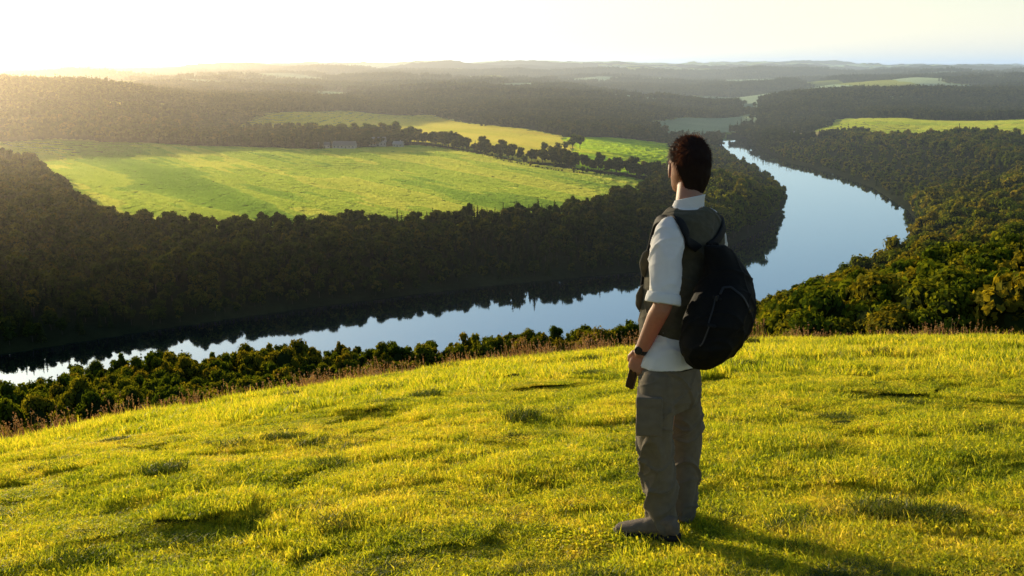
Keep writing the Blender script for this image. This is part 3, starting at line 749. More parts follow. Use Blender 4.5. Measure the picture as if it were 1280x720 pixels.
crop('hay_grass', (2,), crop_mat('hay_grass', [(.3, (.55, .54, .09)), (.6, (.70, .62, .15))]), 'ripe yellow green grass of the upper fields')
crop('lush_grass', (3,), crop_mat('lush_grass', [(.35, (.30, .50, .03)), (.5, (.50, .64, .03)), (.65, (.68, .70, .06))]), 'bright green grass of the small fields above the river bend')
# ------------------------------------------------------------------ meadow grass
def grass_mat(name, stops, transl, tw, posn=True):
    t = NT(name); g = t.n('ShaderNodeNewGeometry')
    n1 = t.noise(.8, 4); n2 = t.noise(5.0, 4)
    ad = t.n('ShaderNodeMath', operation='MULTIPLY_ADD'); t.l(n2, ad.inputs[0]); ad.inputs[1].default_value = .7; 
    m = t.n('ShaderNodeMath', operation='MULTIPLY'); t.l(n1, m.inputs[0]); m.inputs[1].default_value = .55; t.l(m.outputs[0], ad.inputs[2])
    rr = t.n('ShaderNodeMath', operation='MULTIPLY_ADD'); t.l(g.outputs['Random Per Island'], rr.inputs[0]); rr.inputs[1].default_value = .34; t.l(ad.outputs[0], rr.inputs[2])
    sb = t.n('ShaderNodeMath', operation='SUBTRACT'); t.l(rr.outputs[0], sb.inputs[0]); sb.inputs[1].default_value = .27
    c = t.ramp(sb.outputs[0], stops)
    d = t.n('ShaderNodeBsdfPrincipled'); d.inputs['Roughness'].default_value = .55; d.inputs['Specular IOR Level'].default_value = .25; t.l(c, d.inputs['Base Color'])
    tr = t.n('ShaderNodeBsdfTranslucent'); t.l(t.mix(1.0, c, transl, 'MULTIPLY'), tr.inputs[0])
    mx = t.n('ShaderNodeMixShader'); mx.inputs[0].default_value = tw
    t.l(d.outputs[0], mx.inputs[1]); t.l(tr.outputs[0], mx.inputs[2]); t.l(mx.outputs[0], t.out.inputs[0]); return t.m
M_GRASS = grass_mat('meadow_grass', [(.24, (.12, .19, .020)), (.40, (.30, .37, .032)), (.56, (.52, .53, .048)), (.70, (.70, .61, .085)), (.82, (.72, .58, .17))], (1.65, 1.5, .5), .6)
M_TUFT = grass_mat('tuft_grass', [(.25, (.05, .09, .012)), (.5, (.10, .15, .016)), (.75, (.20, .19, .04))], (1.4, 1.3, .7), .4)
M_DRY = grass_mat('dry_grass', [(.25, (.24, .13, .055)), (.5, (.38, .24, .10)), (.75, (.50, .38, .16))], (1.3, 1.0, .8), .4)

def blades(n, half, h0, h1, wd, rg, lean=.5, seg=2, round_=False):
    x = rg.uniform(-half, half, n); y = rg.uniform(-half, half, n)
    if round_:
        a = rg.uniform(0, 6.283, n); q = np.sqrt(rg.random(n)) * half; x = q * np.cos(a); y = q * np.sin(a)
    h = rg.uniform(h0, h1, n) * rg.uniform(.6, 1, n); th = rg.uniform(0, 6.283, n); ln = h * lean * rg.uniform(.1, 1.2, n)
    dx, dy = np.cos(th) * ln, np.sin(th) * ln
    tw = rg.uniform(0, 6.283, n); bx, by = np.cos(tw), np.sin(tw); w_ = wd * rg.uniform(.6, 1.3, n)
    V = []; lv = [0, .55, 1.0] if seg == 2 else [0, .35, .7, 1.0]
    wl = [.8, 1.0, .12] if seg == 2 else [.7, 1.0, .7, .1]
    for t_, k in zip(lv, wl):
        cx = x + dx * t_ ** 1.8; cy = y + dy * t_ ** 1.8; cz = h * t_ * (1 - .25 * t_ * lean)
        V.append(np.stack([cx - bx * w_ * k, cy - by * w_ * k, cz], -1)); V.append(np.stack([cx + bx * w_ * k, cy + by * w_ * k, cz], -1))
    V = np.stack(V, 1); m = V.shape[1]
    F = [np.stack([np.arange(n) * m + 2 * k, np.arange(n) * m + 2 * k + 1, np.arange(n) * m + 2 * k + 3, np.arange(n) * m + 2 * k + 2], -1) for k in range(len(lv) - 1)]
    return V.reshape(-1, 3), np.concatenate(F)
def clover(n, half, hz, s, rg):
    """small flat leaves carried near the top of the sward"""
    c = np.stack([rg.uniform(-half, half, n), rg.uniform(-half, half, n), rg.uniform(hz * .45, hz, n)], -1)
    nr = rg.normal(size=(n, 3)) * .55 + np.array([0, 0, 1]); return quads(c, nr, s, rg, 1.3)
def proto_from(name, L, mats):
    v, f, m = joinVF(L); return proto_obj(name, np_mesh(name, v, f, mats, False, m))
rgg = rnd(900)
SWARD = [proto_from('sward_%02d' % i, [blades(1900, .22, .018, .05, .0021, rgg, .9) + (0,), clover(320, .22, .030, .0050, rgg) + (0,), blades(40, .2, .045, .085, .0016, rgg, .6) + (0,)], [M_GRASS]) for i in range(6)]
SWARD_FAR = [proto_from('sward_far_%02d' % i, [blades(1300, .42, .03, .09, .005, rgg, .8) + (0,), blades(60, .4, .07, .13, .003, rgg, .5) + (0,)], [M_GRASS]) for i in range(4)]
TUFTS = [proto_from('tuft_%02d' % i, [blades(420, .13, .04, .10, .0024, rgg, 1.0, 3, True) + (0,), clover(50, .10, .05, .006, rgg) + (0,)], [M_TUFT]) for i in range(4)]
DRY = []
for i in range(5):
    L = [blades(16, .22, .14, .34, .0035, rgg, .35, 3) + (0,)]
    v, f = L[0][0], L[0][1]; tips = v.reshape(-1, 8, 3)[:, 6]
    for tpt in tips: L.append(quads(tpt + rgg.normal(size=(7, 3)) * np.array([.006, .006, .022]), rgg.normal(size=(7, 3)), .010, rgg) + (0,))
    L.append(blades(90, .25, .06, .16, .004, rgg, .7) + (0,))
    DRY.append(proto_from('dry_%02d' % i, L, [M_DRY]))
def fan(r0, r1, s, aL=-30, aR=30): 
    P = jitter_grid(r0, r1, s, R(aL), R(aR)); return P
def tilted(x, y, rz, amount=1.0):
    e = .25; zx = (meadow(x + e, y, False) - meadow(x - e, y, False)) / (2 * e) * amount; zy = (meadow(x, y + e, False) - meadow(x, y - e, False)) / (2 * e) * amount
    out = np.zeros((len(x), 3), np.float32); up = Vector((0, 0, 1))
    for i in range(len(x)):
        q = up.rotation_difference(Vector((-zx[i], -zy[i], 1)).normalized()).to_matrix() @ Matrix.Rotation(rz[i], 3, 'Z'); out[i] = q.to_euler()
    return out
def shoes_clear(P, rad=.27):
    k = np.ones(len(P), bool)
    for (ax_, ay_), (bx_, by_) in (((770, 671), (848, 679)), ((826, 650), (868, 650))):
        a = ray(ax_, ay_); b = ray(bx_, by_); a = np.array([a[0], 1]) * 4.42; b = np.array([b[0], 1]) * 4.42
        k &= d_poly(P[:, 0], P[:, 1], [tuple(a), tuple(b)]) > rad
    return k
def put(name, P, protos, smin, smax, label, cat='grass'):
    n = len(P); z = meadow(P[:, 0], P[:, 1]) - .004
    hv = np.clip(1 + .3 * vn(P[:, 0] * 1.3, P[:, 1] * 1.3, 66) + .75 * vn(P[:, 0] * 3.1, P[:, 1] * 3.9, 67), .35, 2.2)
    s = rgg.uniform(smin, smax, n); s3 = np.stack([s, s, s * hv], -1)
    ro = tilted(P[:, 0], P[:, 1], rgg.uniform(0, 6.28, n)); scatter(name, np.column_stack([P, z]), protos, ro[:, 2], s3, rgg.integers(0, len(protos), n), label, cat, ro[:, :2])
P = fan(2.6, 11, .16, -33, 33); Pc = P; P = P[shoes_clear(P)]; put('meadow_grass', P, SWARD, .9, 1.2, 'short sunlit yellow green grass covering the near slope')
SHORT = [proto_from('trodden_%02d' % i, [blades(380, .10, .012, .028, .0021, rgg, 1.2) + (0,), clover(120, .10, .018, .006, rgg) + (0,)], [M_GRASS]) for i in range(3)]
Pf = np.column_stack([rgg.uniform(.2, 1.3, 900), rgg.uniform(3.9, 5.0, 900)]); Pf = Pf[(~shoes_clear(Pf, .36)) & shoes_clear(Pf, .075)]; put('trodden_grass', Pf, SHORT, .9, 1.2, 'short trodden grass around the shoes of the man')
P = fan(10.5, 26, .34, -31, 31); P = P[P[:, 1] < 25.6]; put('crest_grass', P, SWARD_FAR, .9, 1.25, 'bright golden grass running up to the crest of the meadow')
P = fan(3, 26, .22, -31, 31); nz = .75 * vn(P[:, 0] * 1.6 + 3, P[:, 1] * 3.0, 8) + .75 * vn(P[:, 0] * 2.6, P[:, 1] * 4.2, 81)
dm = np.hypot(P[:, 0] - .72, P[:, 1] - 4.45); P = P[(nz > .27) & (dm > .45) & (rgg.random(len(P)) < .8)]; put('grass_tufts', P, TUFTS, .55, 1.2, 'darker rough tufts scattered through the short grass')
P = fan(15, 30, .26, -31, 31); ta = P[:, 0] / P[:, 1]; _ys = np.linspace(12, 34, 90)
_ta = np.linspace(-.66, .66, 60); _sy = np.array([_ys[np.argmax((meadow(q * _ys, _ys, False) - ZC) / _ys)] for q in _ta]); print('silhouette y', _sy[::10])
dy = P[:, 1] - np.interp(ta, _ta, _sy) + .5 * vn(P[:, 0] * .8, P[:, 1] * 0, 71)
k = (dy > -.3) & (dy < 1.5) & (rgg.random(len(P)) < .7); P = P[k]; put('dry_grass', P, DRY, .55, 1.05, 'reddish dry seed heads along the crest of the meadow', 'dry grass')
# ------------------------------------------------------------------ the man with the backpack
YAW = R(56)                                   # body turned to the left of straight ahead
FV = np.array([-math.sin(YAW), math.cos(YAW), 0]); RV = np.array([math.cos(YAW), math.sin(YAW), 0]); ZV = np.array([0, 0, 1.])
def on_meadow(px, py):
    dx, dz = ray(px, py); y = 4.5
    for _ in range(30): y = (float(meadow(np.array(dx * y), np.array(y), False)) - ZC) / dz
    return np.array([dx * y, y, ZC + dz * y])
ORG = on_meadow(843, 664) + np.array([0, 0, .015])
def PL(px, py, f):
    """a point f metres in front of the body's own plane, met by that line of sight, relative to the feet"""
    dx, dz = ray(px, py); d = np.array([dx, 1, dz])
    A = np.stack([RV, ZV, -d], 1); b = CAM - ORG - f * FV
    r, z, t = np.linalg.solve(A, b); return r * RV + f * FV + z * ZV
def LOC(r, f, z): return r * RV + f * FV + z * ZV
def loc_of(p): return (float(p @ RV), float(p @ FV), float(p[2]))

def ring_loft(rings, nu=28):
    """rings: (centre, axis u, axis v, a, b, exponent)"""
    V = []; F = []
    for c, u, v, a, b, n in rings:
        for i in range(nu):
            th = 2 * math.pi * i / nu; ct, st = math.cos(th), math.sin(th)
            V.append(np.asarray(c) + u * a * math.copysign(abs(ct) ** (2 / n), ct) + v * b * math.copysign(abs(st) ** (2 / n), st))
    m = len(rings)
    for k in range(m - 1):
        for i in range(nu): F.append((k * nu + i, k * nu + (i + 1) % nu, (k + 1) * nu + (i + 1) % nu, (k + 1) * nu + i))
    V.append(np.asarray(rings[0][0])); V.append(np.asarray(rings[-1][0])); o = m * nu
    T = [(o, (i + 1) % nu, i) for i in range(nu)] + [(o + 1, (m - 1) * nu + i, (m - 1) * nu + (i + 1) % nu) for i in range(nu)]
    return V, F + T
def tube(pts, rad, nu=16, cap=True, flat=None, ref=None):
    pts = [np.asarray(p, float) for p in pts]; rings = []
    for k, p in enumerate(pts):
        d = pts[min(k + 1, len(pts) - 1)] - pts[max(k - 1, 0)]; d = d / (np.linalg.norm(d) + 1e-9)
        rf = RV if ref is None else ref
        u = rf - (rf @ d) * d; u /= np.linalg.norm(u) + 1e-9; v = np.cross(d, u)
        fl = 1 if flat is None else flat
        rings.append((p, u, v, rad[k], rad[k] * fl, 2))
    if cap:
        def pole(k, j):
            c, u, v, a, b, n = rings[k]; d = pts[k] - pts[j]; d = d / np.linalg.norm(d)
            return [(c + d * a * .55, u, v, a * .8, b * .8, n), (c + d * a * .92, u, v, a * .35, b * .35, n)]
        s = pole(0, 1); e = pole(-1, -2); rings = s[::-1] + rings + e
    return ring_loft(rings, nu)
def smooth_path(pts, vals, m=4):
    """Catmull-Rom through points and radii"""
    P = [np.asarray(p, float) for p in pts]; O = []; Q = []
    for i in range(len(P) - 1):
        p0, p1, p2, p3 = P[max(i - 1, 0)], P[i], P[i + 1], P[min(i + 2, len(P) - 1)]
        for k in range(m):
            t = k / m; O.append(.5 * (2 * p1 + (p2 - p0) * t + (2 * p0 - 5 * p1 + 4 * p2 - p3) * t * t + (3 * p1 - p0 - 3 * p2 + p3) * t ** 3)); Q.append(vals[i] * (1 - t) + vals[i + 1] * t)
    return O + [P[-1]], Q + [vals[-1]]
def ellipsoid(c, ax, r, nu=16, nv=10):
    rings = []
    for k in range(1, nv):
        ph = math.pi * k / nv; rings.append((np.asarray(c) + ax[2] * r[2] * -math.cos(ph), ax[0], ax[1], r[0] * math.sin(ph), r[1] * math.sin(ph), 2))
    V, F = ring_loft(rings, nu); V[-2] = np.asarray(c) - ax[2] * r[2]; V[-1] = np.asarray(c) + ax[2] * r[2]; return V, F
def box_of(c, u, v, w_, a, b, h):
    V = [np.asarray(c) + u * a * i + v * b * j + w_ * h * k for i in (-1, 1) for j in (-1, 1) for k in (-1, 1)]
    return V, [(0, 1, 3, 2), (4, 6, 7, 5), (0, 4, 5, 1), (2, 3, 7, 6), (0, 2, 6, 4), (1, 5, 7, 3)]
def fuse(name, pieces, vox, mat, smooth=4, parent=None, disp=None, dec=None):
    """merge overlapping solids into one continuous skin"""
    V = []; F = []
    for v, f in pieces:
        o = len(V); V += [tuple(map(float, q)) for q in v]; F += [tuple(i + o for i in q) for q in f]
    me = bpy.data.meshes.new(name + '_src'); me.from_pydata(V, [], F)
    import bmesh
    bm = bmesh.new(); bm.from_mesh(me); bmesh.ops.recalc_face_normals(bm, faces=bm.faces); bm.to_mesh(me); bm.free()
    o = link(name + '_src', me)
    m = o.modifiers.new('r', 'REMESH'); m.mode = 'VOXEL'; m.voxel_size = vox
    if smooth: s = o.modifiers.new('s', 'SMOOTH'); s.factor = .5; s.iterations = smooth
    dg = bpy.context.evaluated_depsgraph_get(); new = bpy.data.meshes.new_from_object(o.evaluated_get(dg)); bpy.data.objects.remove(o)
    n = len(new.vertices); co = np.empty(n * 3, np.float32); nr = np.empty(n * 3, np.float32)
    new.vertices.foreach_get('co', co); new.vertices.foreach_get('normal', nr); co = co.reshape(-1, 3).astype(float); nr = nr.reshape(-1, 3).astype(float)
    if disp is not None:
        co2 = disp(co, nr); new.vertices.foreach_set('co', co2.astype(np.float32).ravel()); new.update()
    new.polygons.foreach_set('use_smooth', np.ones(len(new.polygons), bool)); new.materials.clear(); new.materials.append(mat); new.name = name
    return link(name, new, parent)

M_SKIN = simple_mat('skin', (.40, .22, .145), .5, .08, 60, .35, .0004, 400, transl=(.2, (.85, .22, .1)))
M_HAIR = simple_mat('hair', (.020, .010, .006), .7, .3, 60, .2, sheen=0, transl=(.22, (.50, .18, .07)))
M_SHIRT = simple_mat('white_cotton', (.93, .93, .93), .85, .04, 30, .1, .0008, 700, transl=(.25, (.85, .8, .7)))
M_VEST = simple_mat('olive_vest_cloth', (.085, .076, .050), .9, .15, 40, .1, .0008, 900, sheen=.1)
M_PANT = simple_mat('grey_olive_trouser_cloth', (.155, .128, .090), .9, .12, 30, .1, .0008, 900, sheen=.1)
M_BAG = simple_mat('black_nylon', (.006, .0055, .005), .75, .2, 30, .15, .0008, 900)
M_BAG2 = simple_mat('black_webbing', (.008, .008, .009), .7, .2, 30, .2, .0006, 1200)
M_SHOE = simple_mat('taupe_suede', (.17, .135, .105), .85, .15, 40, .2, .0008, 600)
M_SOLE = simple_mat('dark_rubber', (.02, .018, .017), .7, .2, 40, .2)
M_WATCH = simple_mat('black_rubber', (.008, .008, .009), .4, .2, 40, .4)
M_CASE = simple_mat('dark_brown_leather', (.035, .012, .010), .45, .2, 40, .4)
M_ZIP = simple_mat('grey_zip_tape', (.016, .016, .017), .5, .2, 80, .4)

person = empty('person', tuple(ORG)); tag(person, 'man seen from behind in white shirt, olive vest and grey trousers, looking over the river', 'person')

# --- head frame
HY = R(24); HF = np.array([-math.sin(HY), math.cos(HY), 0]); HR = np.array([math.cos(HY), math.sin(HY), 0])
HC = PL(860, 208, .035)
def HD(r, f, z): return HC + HR * r + HF * f + ZV * z
def head_pieces():
    prof = [(-.117, .022, .074, .030), (-.108, .036, .086, .0), (-.09, .048, .090, -.03), (-.065, .058, .086, -.055), (-.04, .066, .086, -.074), (-.01, .070, .088, -.088),
            (.02, .074, .091, -.096), (.05, .075, .090, -.098), (.078, .066, .078, -.086), (.098, .048, .056, -.064), (.110, .024, .026, -.034)]
    rings = [(HD(0, (f + b) / 2, z), HR, HF, w_, (f - b) / 2, 2.15) for z, w_, f, b in prof]
    P = [ring_loft(rings, 28)]
    P.append(tube([HD(0, .088, .022), HD(0, .100, .0), HD(0, .112, -.022), HD(0, .100, -.034)], [.007, .010, .013, .009], 10, ref=HR))      # nose
    P.append(ellipsoid(HD(0, .088, -.058), (HR, HF, ZV), (.024, .010, .009), 12, 8))                                                         # mouth
    P.append(ellipsoid(HD(0, .086, .034), (HR, HF, ZV), (.048, .010, .009), 12, 8))                                                          # brow
    for s in (-1, 1):
        ax = HR * s * .55 - HF * .83; ax /= np.linalg.norm(ax); nn = np.cross(ax, ZV)
        P.append(ellipsoid(HD(s * .094, -.002, -.014), (ax, nn, ZV), (.023, .0075, .036), 12, 10))
        P.append(ellipsoid(HD(s * .036, .084, .012), (HR, HF, ZV), (.013, .009, .010), 10, 8))                                               # closed-lid eyes
    return P
NB = PL(861, 262, .0)
neck = tube(*smooth_path([HD(0, -.018, -.03), HD(0, -.022, -.075), NB + ZV * .02, NB - ZV * .03], [.054, .055, .060, .075]), 20)

# --- arms
SL, EL, WL = PL(835, 292, -.01), PL(829, 378, -.045), PL(800.5, 441, .085)
RC = float(PL(864, 292, 0) @ RV)
def LOCC(r, f, z): return LOC(RC + r, f, z)
SR = LOCC(.172, -.01, float(SL[2])); ER = LOCC(.20, -.02, float(EL[2])); WR = LOCC(.14, .16, float(WL[2]) + .06); print('RC', RC)
print('left arm', loc_of(SL), loc_of(EL), loc_of(WL), 'head', loc_of(HC), 'org', ORG)
def hand(W, E, s, curl):
    """palm plus five separate fingers; s = -1 left, +1 right"""
    d = (W - E); d /= np.linalg.norm(d); d = d * .8 + np.array([0, 0, -1]) * .5; d /= np.linalg.norm(d)
    med = -s * RV * 1.0; med -= (med @ d) * d; med /= np.linalg.norm(med)          # palm looks at the thigh
    fw = np.cross(d, med) * (1 if s < 0 else -1); fw = fw if fw @ FV > 0 else -fw
    P = []; K = W + d * .085
    rings = [(W + d * q, fw, med, a, b, 2.3) for q, a, b in ((-.01, .026, .019), (.015, .030, .017), (.045, .039, .016), (.075, .042, .015), (.092, .040, .013))]
    P.append(ring_loft(rings, 18))
    for k, (off, L, r0) in enumerate(((.030, .074, .0088), (.010, .082, .0092), (-.010, .076, .0088), (-.028, .060, .0078))):
        base = W + d * (.088 - abs(off) * .15) + fw * off; a = 0; p = base - d * .015; pts = [p, base]; rad = [r0 * 1.05, r0]
        for seg, ln in enumerate((.44, .31, .25)):
            a += curl[seg]; dd = d * math.cos(a) + med * math.sin(a) ; pts.append(pts[-1] + dd * L * ln); rad.append(r0 * (.95, .88, .78)[seg])
        P.append(tube(pts, rad, 10, ref=fw))
    tb = W + d * .022 + fw * .028
    P.append(tube([tb - d * .01, tb + fw * .018 + d * .022 + med * .010, tb + fw * .024 + d * .050 + med * .026, tb + fw * .016 + d * .072 + med * .038], [.014, .0125, .0105, .0085], 10, ref=med))
    return P, d, med, fw
HL, dL, medL, fwL = hand(WL, EL, -1, (.55, .75, .5)); HRt, _, _, _ = hand(WR, ER, 1, (.3, .4, .3))
def arm(S, E, W): return tube(*smooth_path([S, S * .5 + E * .5, E, E * .72 + W * .28, E * .35 + W * .65, W], [.044, .044, .040, .0405, .034, .0275]), 16)
AN = [(829, 655, -.01), (856, 638, .0)]
HIPL, HIPR = PL(829, 485, 0), PL(858, 485, 0)
KNL, KNR = PL(823, 575, .03), PL(857, 570, .03); ANL, ANR = PL(829, 655, -.005), PL(853, 640, -.005)
print('legs', loc_of(HIPL), loc_of(KNL), loc_of(ANL), loc_of(HIPR), loc_of(ANR))
core = ring_loft([(PL(861, 262, 0), RV, FV, .06, .055, 2), (PL(862, 276, 0), RV, FV, .15, .08, 2), (PL(863, 300, 0), RV, FV, .165, .095, 2), (PL(858, 345, 0), RV, FV, .145, .10, 2),
                  (PL(848, 400, 0), RV, FV, .135, .095, 2), (PL(843, 450, 0), RV, FV, .145, .10, 2), (PL(843, 495, 0), RV, FV, .13, .09, 2)], 24)
legs = [tube(*smooth_path([h, k, a], [.07, .05, .034]), 14) for h, k, a in ((HIPL, KNL, ANL), (HIPR, KNR, ANR))]
body = fuse('body', head_pieces() + [neck, core, arm(SL, EL, WL), arm(SR, ER, WR)] + HL + HRt + legs, .0042, M_SKIN, 3, person)

# --- hair
def hair():
    rgh = rnd(12); nu, nv = 90, 60; V = []; 
    cen = HD(0, -.004, .012)
    def surf(az, el):
        """az 0 = face, pi = back of the head"""
        ca, sa = math.cos(az), math.sin(az); ce, se = math.cos(el), math.sin(el)
        if se < 0: ce = ce ** .62
        fr = abs(math.atan2(sa, ca)) / math.pi                        # 0 front .. 1 back
        low = np.interp(fr, [0, .28, .40, .56, .66, .76, 1], [.62, .50, .22, .16, -.30, -.80, -.93])
        rx, ry, rz = .0875, (.098 if ca > 0 else .112), (.112 if se > 0 else .163)
        k = 1.0
        if se < low: k = max(.2, 1 - (low - se) * 1.6)
        if se < -.3: k *= 1 - .06 * (-se - .3)
        n = .028 * float(vn(az * 3.2 + 7, el * 3.5, 33)) + .022 * float(vn(az * 9, el * 6, 34)) + (.05 * max(0, se) * (1 + float(vn(az * 5, el * 5, 35))))
        k *= 1 + n
        return cen + HR * rx * sa * ce * k + HF * ry * ca * ce * k + ZV * rz * se * k, se > low + .03
    for j in range(nv + 1):
        el = -math.pi / 2 + math.pi * j / nv
        for i in range(nu): V.append(surf(2 * math.pi * i / nu - math.pi, el)[0])
    F = [(j * nu + i, j * nu + (i + 1) % nu, (j + 1) * nu + (i + 1) % nu, (j + 1) * nu + i) for j in range(nv) for i in range(nu)]
    V = [tuple(v) for v in V]; F = [tuple(f) for f in F]
    for _ in range(9000):
        az = rgh.uniform(-math.pi, math.pi); el = math.asin(rgh.uniform(-1, 1)); p, ok = surf(az, el)
        if not ok: continue
        nrm = p - cen; nrm /= np.linalg.norm(nrm)
        top = max(0, nrm[2]); flow = np.array([0, 0, -1.]) * (1 - top * .8) + HF * (.8 * top) + HR * (.35 * top)
        flow -= (flow @ nrm) * nrm; flow /= np.linalg.norm(flow) + 1e-6
        L = rgh.uniform(.014, .034) * (1 + .5 * top); lift = rgh.uniform(.05, .28) + .45 * top * rgh.random() ** 2
        jit = rgh.normal(size=3) * .25; jit -= (jit @ nrm) * nrm
        d1 = flow + jit + nrm * lift; d1 /= np.linalg.norm(d1); b = np.cross(d1, nrm); b /= np.linalg.norm(b) + 1e-6; wdt = rgh.uniform(.0006, .0015)
        p0 = p - nrm * .003; p1 = p0 + d1 * L * .55; p2 = p1 + (d1 - nrm * .35) * L * .45
        o = len(V); V += [tuple(p0 - b * wdt), tuple(p0 + b * wdt), tuple(p1 + b * wdt * .8), tuple(p1 - b * wdt * .8), tuple(p2)]
        F += [(o, o + 1, o + 2, o + 3), (o + 3, o + 2, o + 4)]
    me = bpy.data.meshes.new('hair'); me.from_pydata(V, [], F); me.materials.append(M_HAIR); me.polygons.foreach_set('use_smooth', np.ones(len(F), bool)); link('hair', me, person)
hair()

# --- cloth folds
def folds(amp, dirn, freq, seed, zones=None):
    def f(co, nr):
        r = co @ RV; q = co @ FV; z = co[:, 2]
        u = z + dirn * (r + q) * .5
        a = vn(u * freq, (r - q) * freq * .28 + 5, seed); a = np.sign(a) * np.abs(a) ** 1.3
        b = vn(u * freq * 1.9 + 9, (r + q) * freq * .5, seed + 1)
        k = np.ones(len(co)) if zones is None else zones(r, q, z)
        return co + nr * (amp * k * (a + .45 * b))[:, None]
    return f
def creases(amp, seed, zones=None):
    def f(co, nr):
        r = co @ RV; q = co @ FV; z = co[:, 2]; k = np.ones(len(co)) if zones is None else zones(r, q, z); tot = 0
        for s_, fq, w_ in ((1.6, 7, 1.0), (-1.1, 9, .8), (.4, 15, .4)):
            n = vn((z + s_ * (r + q * .6)) * fq, (r * .6 - q) * fq * .35 + s_ * 3, seed + int(fq)); ridge = 1 - np.minimum(np.abs(n) * 3.2, 1); tot = tot + w_ * (ridge ** 1.5 - .25)
        return co + nr * (amp * k * tot)[:, None]
    return f
# --- shirt: torso and sleeves in one, rolled cuffs and collar
tors = [(861, 257, 0, .068, .062), (861.5, 264, 0, .115, .074), (862, 271, 0, .160, .086), (863, 281, 0, .186, .098), (864, 297, 0, .192, .112), (862, 320, 0, .180, .122), (858, 345, .0, .168, .126),
        (852, 380, 0, .158, .124), (846, 412, 0, .158, .120), (840, 438, 0, .163, .122), (839, 453, 0, .168, .126)]
shirt_t = ring_loft([(PL(a, b, f), RV, FV, w_, d_, 2.25) for a, b, f, w_, d_ in tors], 36)
CU = EL + (WL - EL) * .04
def sleeve(S, E, s):
    top = S + np.array([0, 0, .012]) - RV * s * .03
    return tube(*smooth_path([top, S * .75 + E * .25, S * .4 + E * .6, E * .88 + S * .12], [.062, .066, .062, .058]), 22, True, 1.08)
shirt = fuse('shirt', [shirt_t, sleeve(SL, EL, -1), sleeve(SR, ER, 1)], .005, M_SHIRT, 5, person, creases(.0065, 41, lambda r, q, z: np.where(np.hypot(r, q) > .2, 1.1, .7)))
def cuff(E, S, W):
    a = E + (S - E) * .14; b = E + (S - E) * .02 + (W - E) * .04
    v_, r_ = [a, a * .5 + b * .5, b], [.065, .070, .072]; return tube(v_, r_, 24, False, 1.05)
for (S, E, W) in ((SL, EL, WL), (SR, ER, WR)): fuse('cuff', [cuff(E, S, W)], .004, M_SHIRT, 2, shirt, folds(.003, 2, 30, 43))
cr = []
for k, (dz_, a, b) in enumerate(((-.022, .086, .082), (-.004, .080, .075), (.024, .073, .068), (.046, .069, .064), (.054, .069, .064))):
    cr.append((NB + ZV * dz_ + FV * (.012 - .3 * dz_), RV, FV + ZV * -.25, a, b, 2.2))
fuse('collar', [ring_loft(cr, 30)], .0035, M_SHIRT, 2, shirt)

# --- vest
vr = [(862, 259, -.006, .085, .075), (862.5, 264, -.006, .130, .092), (863, 271, -.004, .168, .106), (862.5, 281, 0, .188, .119), (861.5, 295, .003, .196, .132), (859, 317, .012, .190, .144), (853, 345, .018, .182, .150),
      (848, 375, .018, .178, .150), (845.5, 402, .013, .178, .150), (846.5, 424, .008, .184, .150)]
def vest_disp(co, nr):
    f1 = creases(.006, 51)(co, nr); return f1
vest = fuse('vest', [ring_loft([(PL(a, b, f), RV, FV, w_, d_, 2.4) for a, b, f, w_, d_ in vr], 40)], .005, M_VEST, 5, person, vest_disp)
for (zz, rr_) in ((1.22, -.075), (1.0, -.085)):
    c = LOC(rr_, .165, zz); 
for (a, b) in ((806, 330), (801, 372)):
    c = PL(a, b, .155); fuse('pocket', [ellipsoid(c - FV * .010, (RV, FV, ZV), (.062, .020, .062))], .005, M_VEST, 4, vest, folds(.004, .5, 25, 53))
# --- trousers
pel = ring_loft([(PL(a, b, 0), RV, FV, w_, d_, 2.2) for a, b, w_, d_ in ((841, 445, .150, .112), (840, 452, .155, .116), (838, 470, .162, .124), (838, 492, .160, .122), (838, 508, .135, .10))], 34)
def leg(rows): return tube(*smooth_path([PL(a, b, f) for a, b, f, r in rows], [r for *_, r in rows]), 26, True)
LL = [(822, 478, .0, .080), (819.5, 520, .008, .087), (818.5, 548, .02, .086), (821, 575, .02, .080), (825, 605, .01, .074), (828, 632, .0, .070), (829, 648, .0, .072)]
RL = [(855, 478, .0, .078), (855, 520, .0, .080), (856.5, 550, .01, .078), (857, 575, .01, .073), (855.5, 605, .0, .066), (853, 628, .0, .065), (852, 638, .0, .067)]
def pz(r, q, z): return np.interp(z, [0, .12, .3, .5, .62, .8, .95], [1.6, 1.6, 1.0, 1.3, .9, .7, .3])
trousers = fuse('trousers', [pel, leg(LL), leg(RL)], .0052, M_PANT, 3, person, creases(.015, 61, pz))
cpk = PL(803, 520, .045)
fuse('pocket', [box_of(PL(812, 515, .02), FV * .9 + RV * -.43, RV * .9 + FV * .43, ZV, .055, .080, .085)], .005, M_PANT, 4, trousers, folds(.004, .6, 25, 63))
fuse('belt', [ring_loft([(PL(840.5, b, 0), RV, FV, .154, .116, 2.2) for b in (447, 451, 455)], 34)], .004, M_SOLE, 1, person)

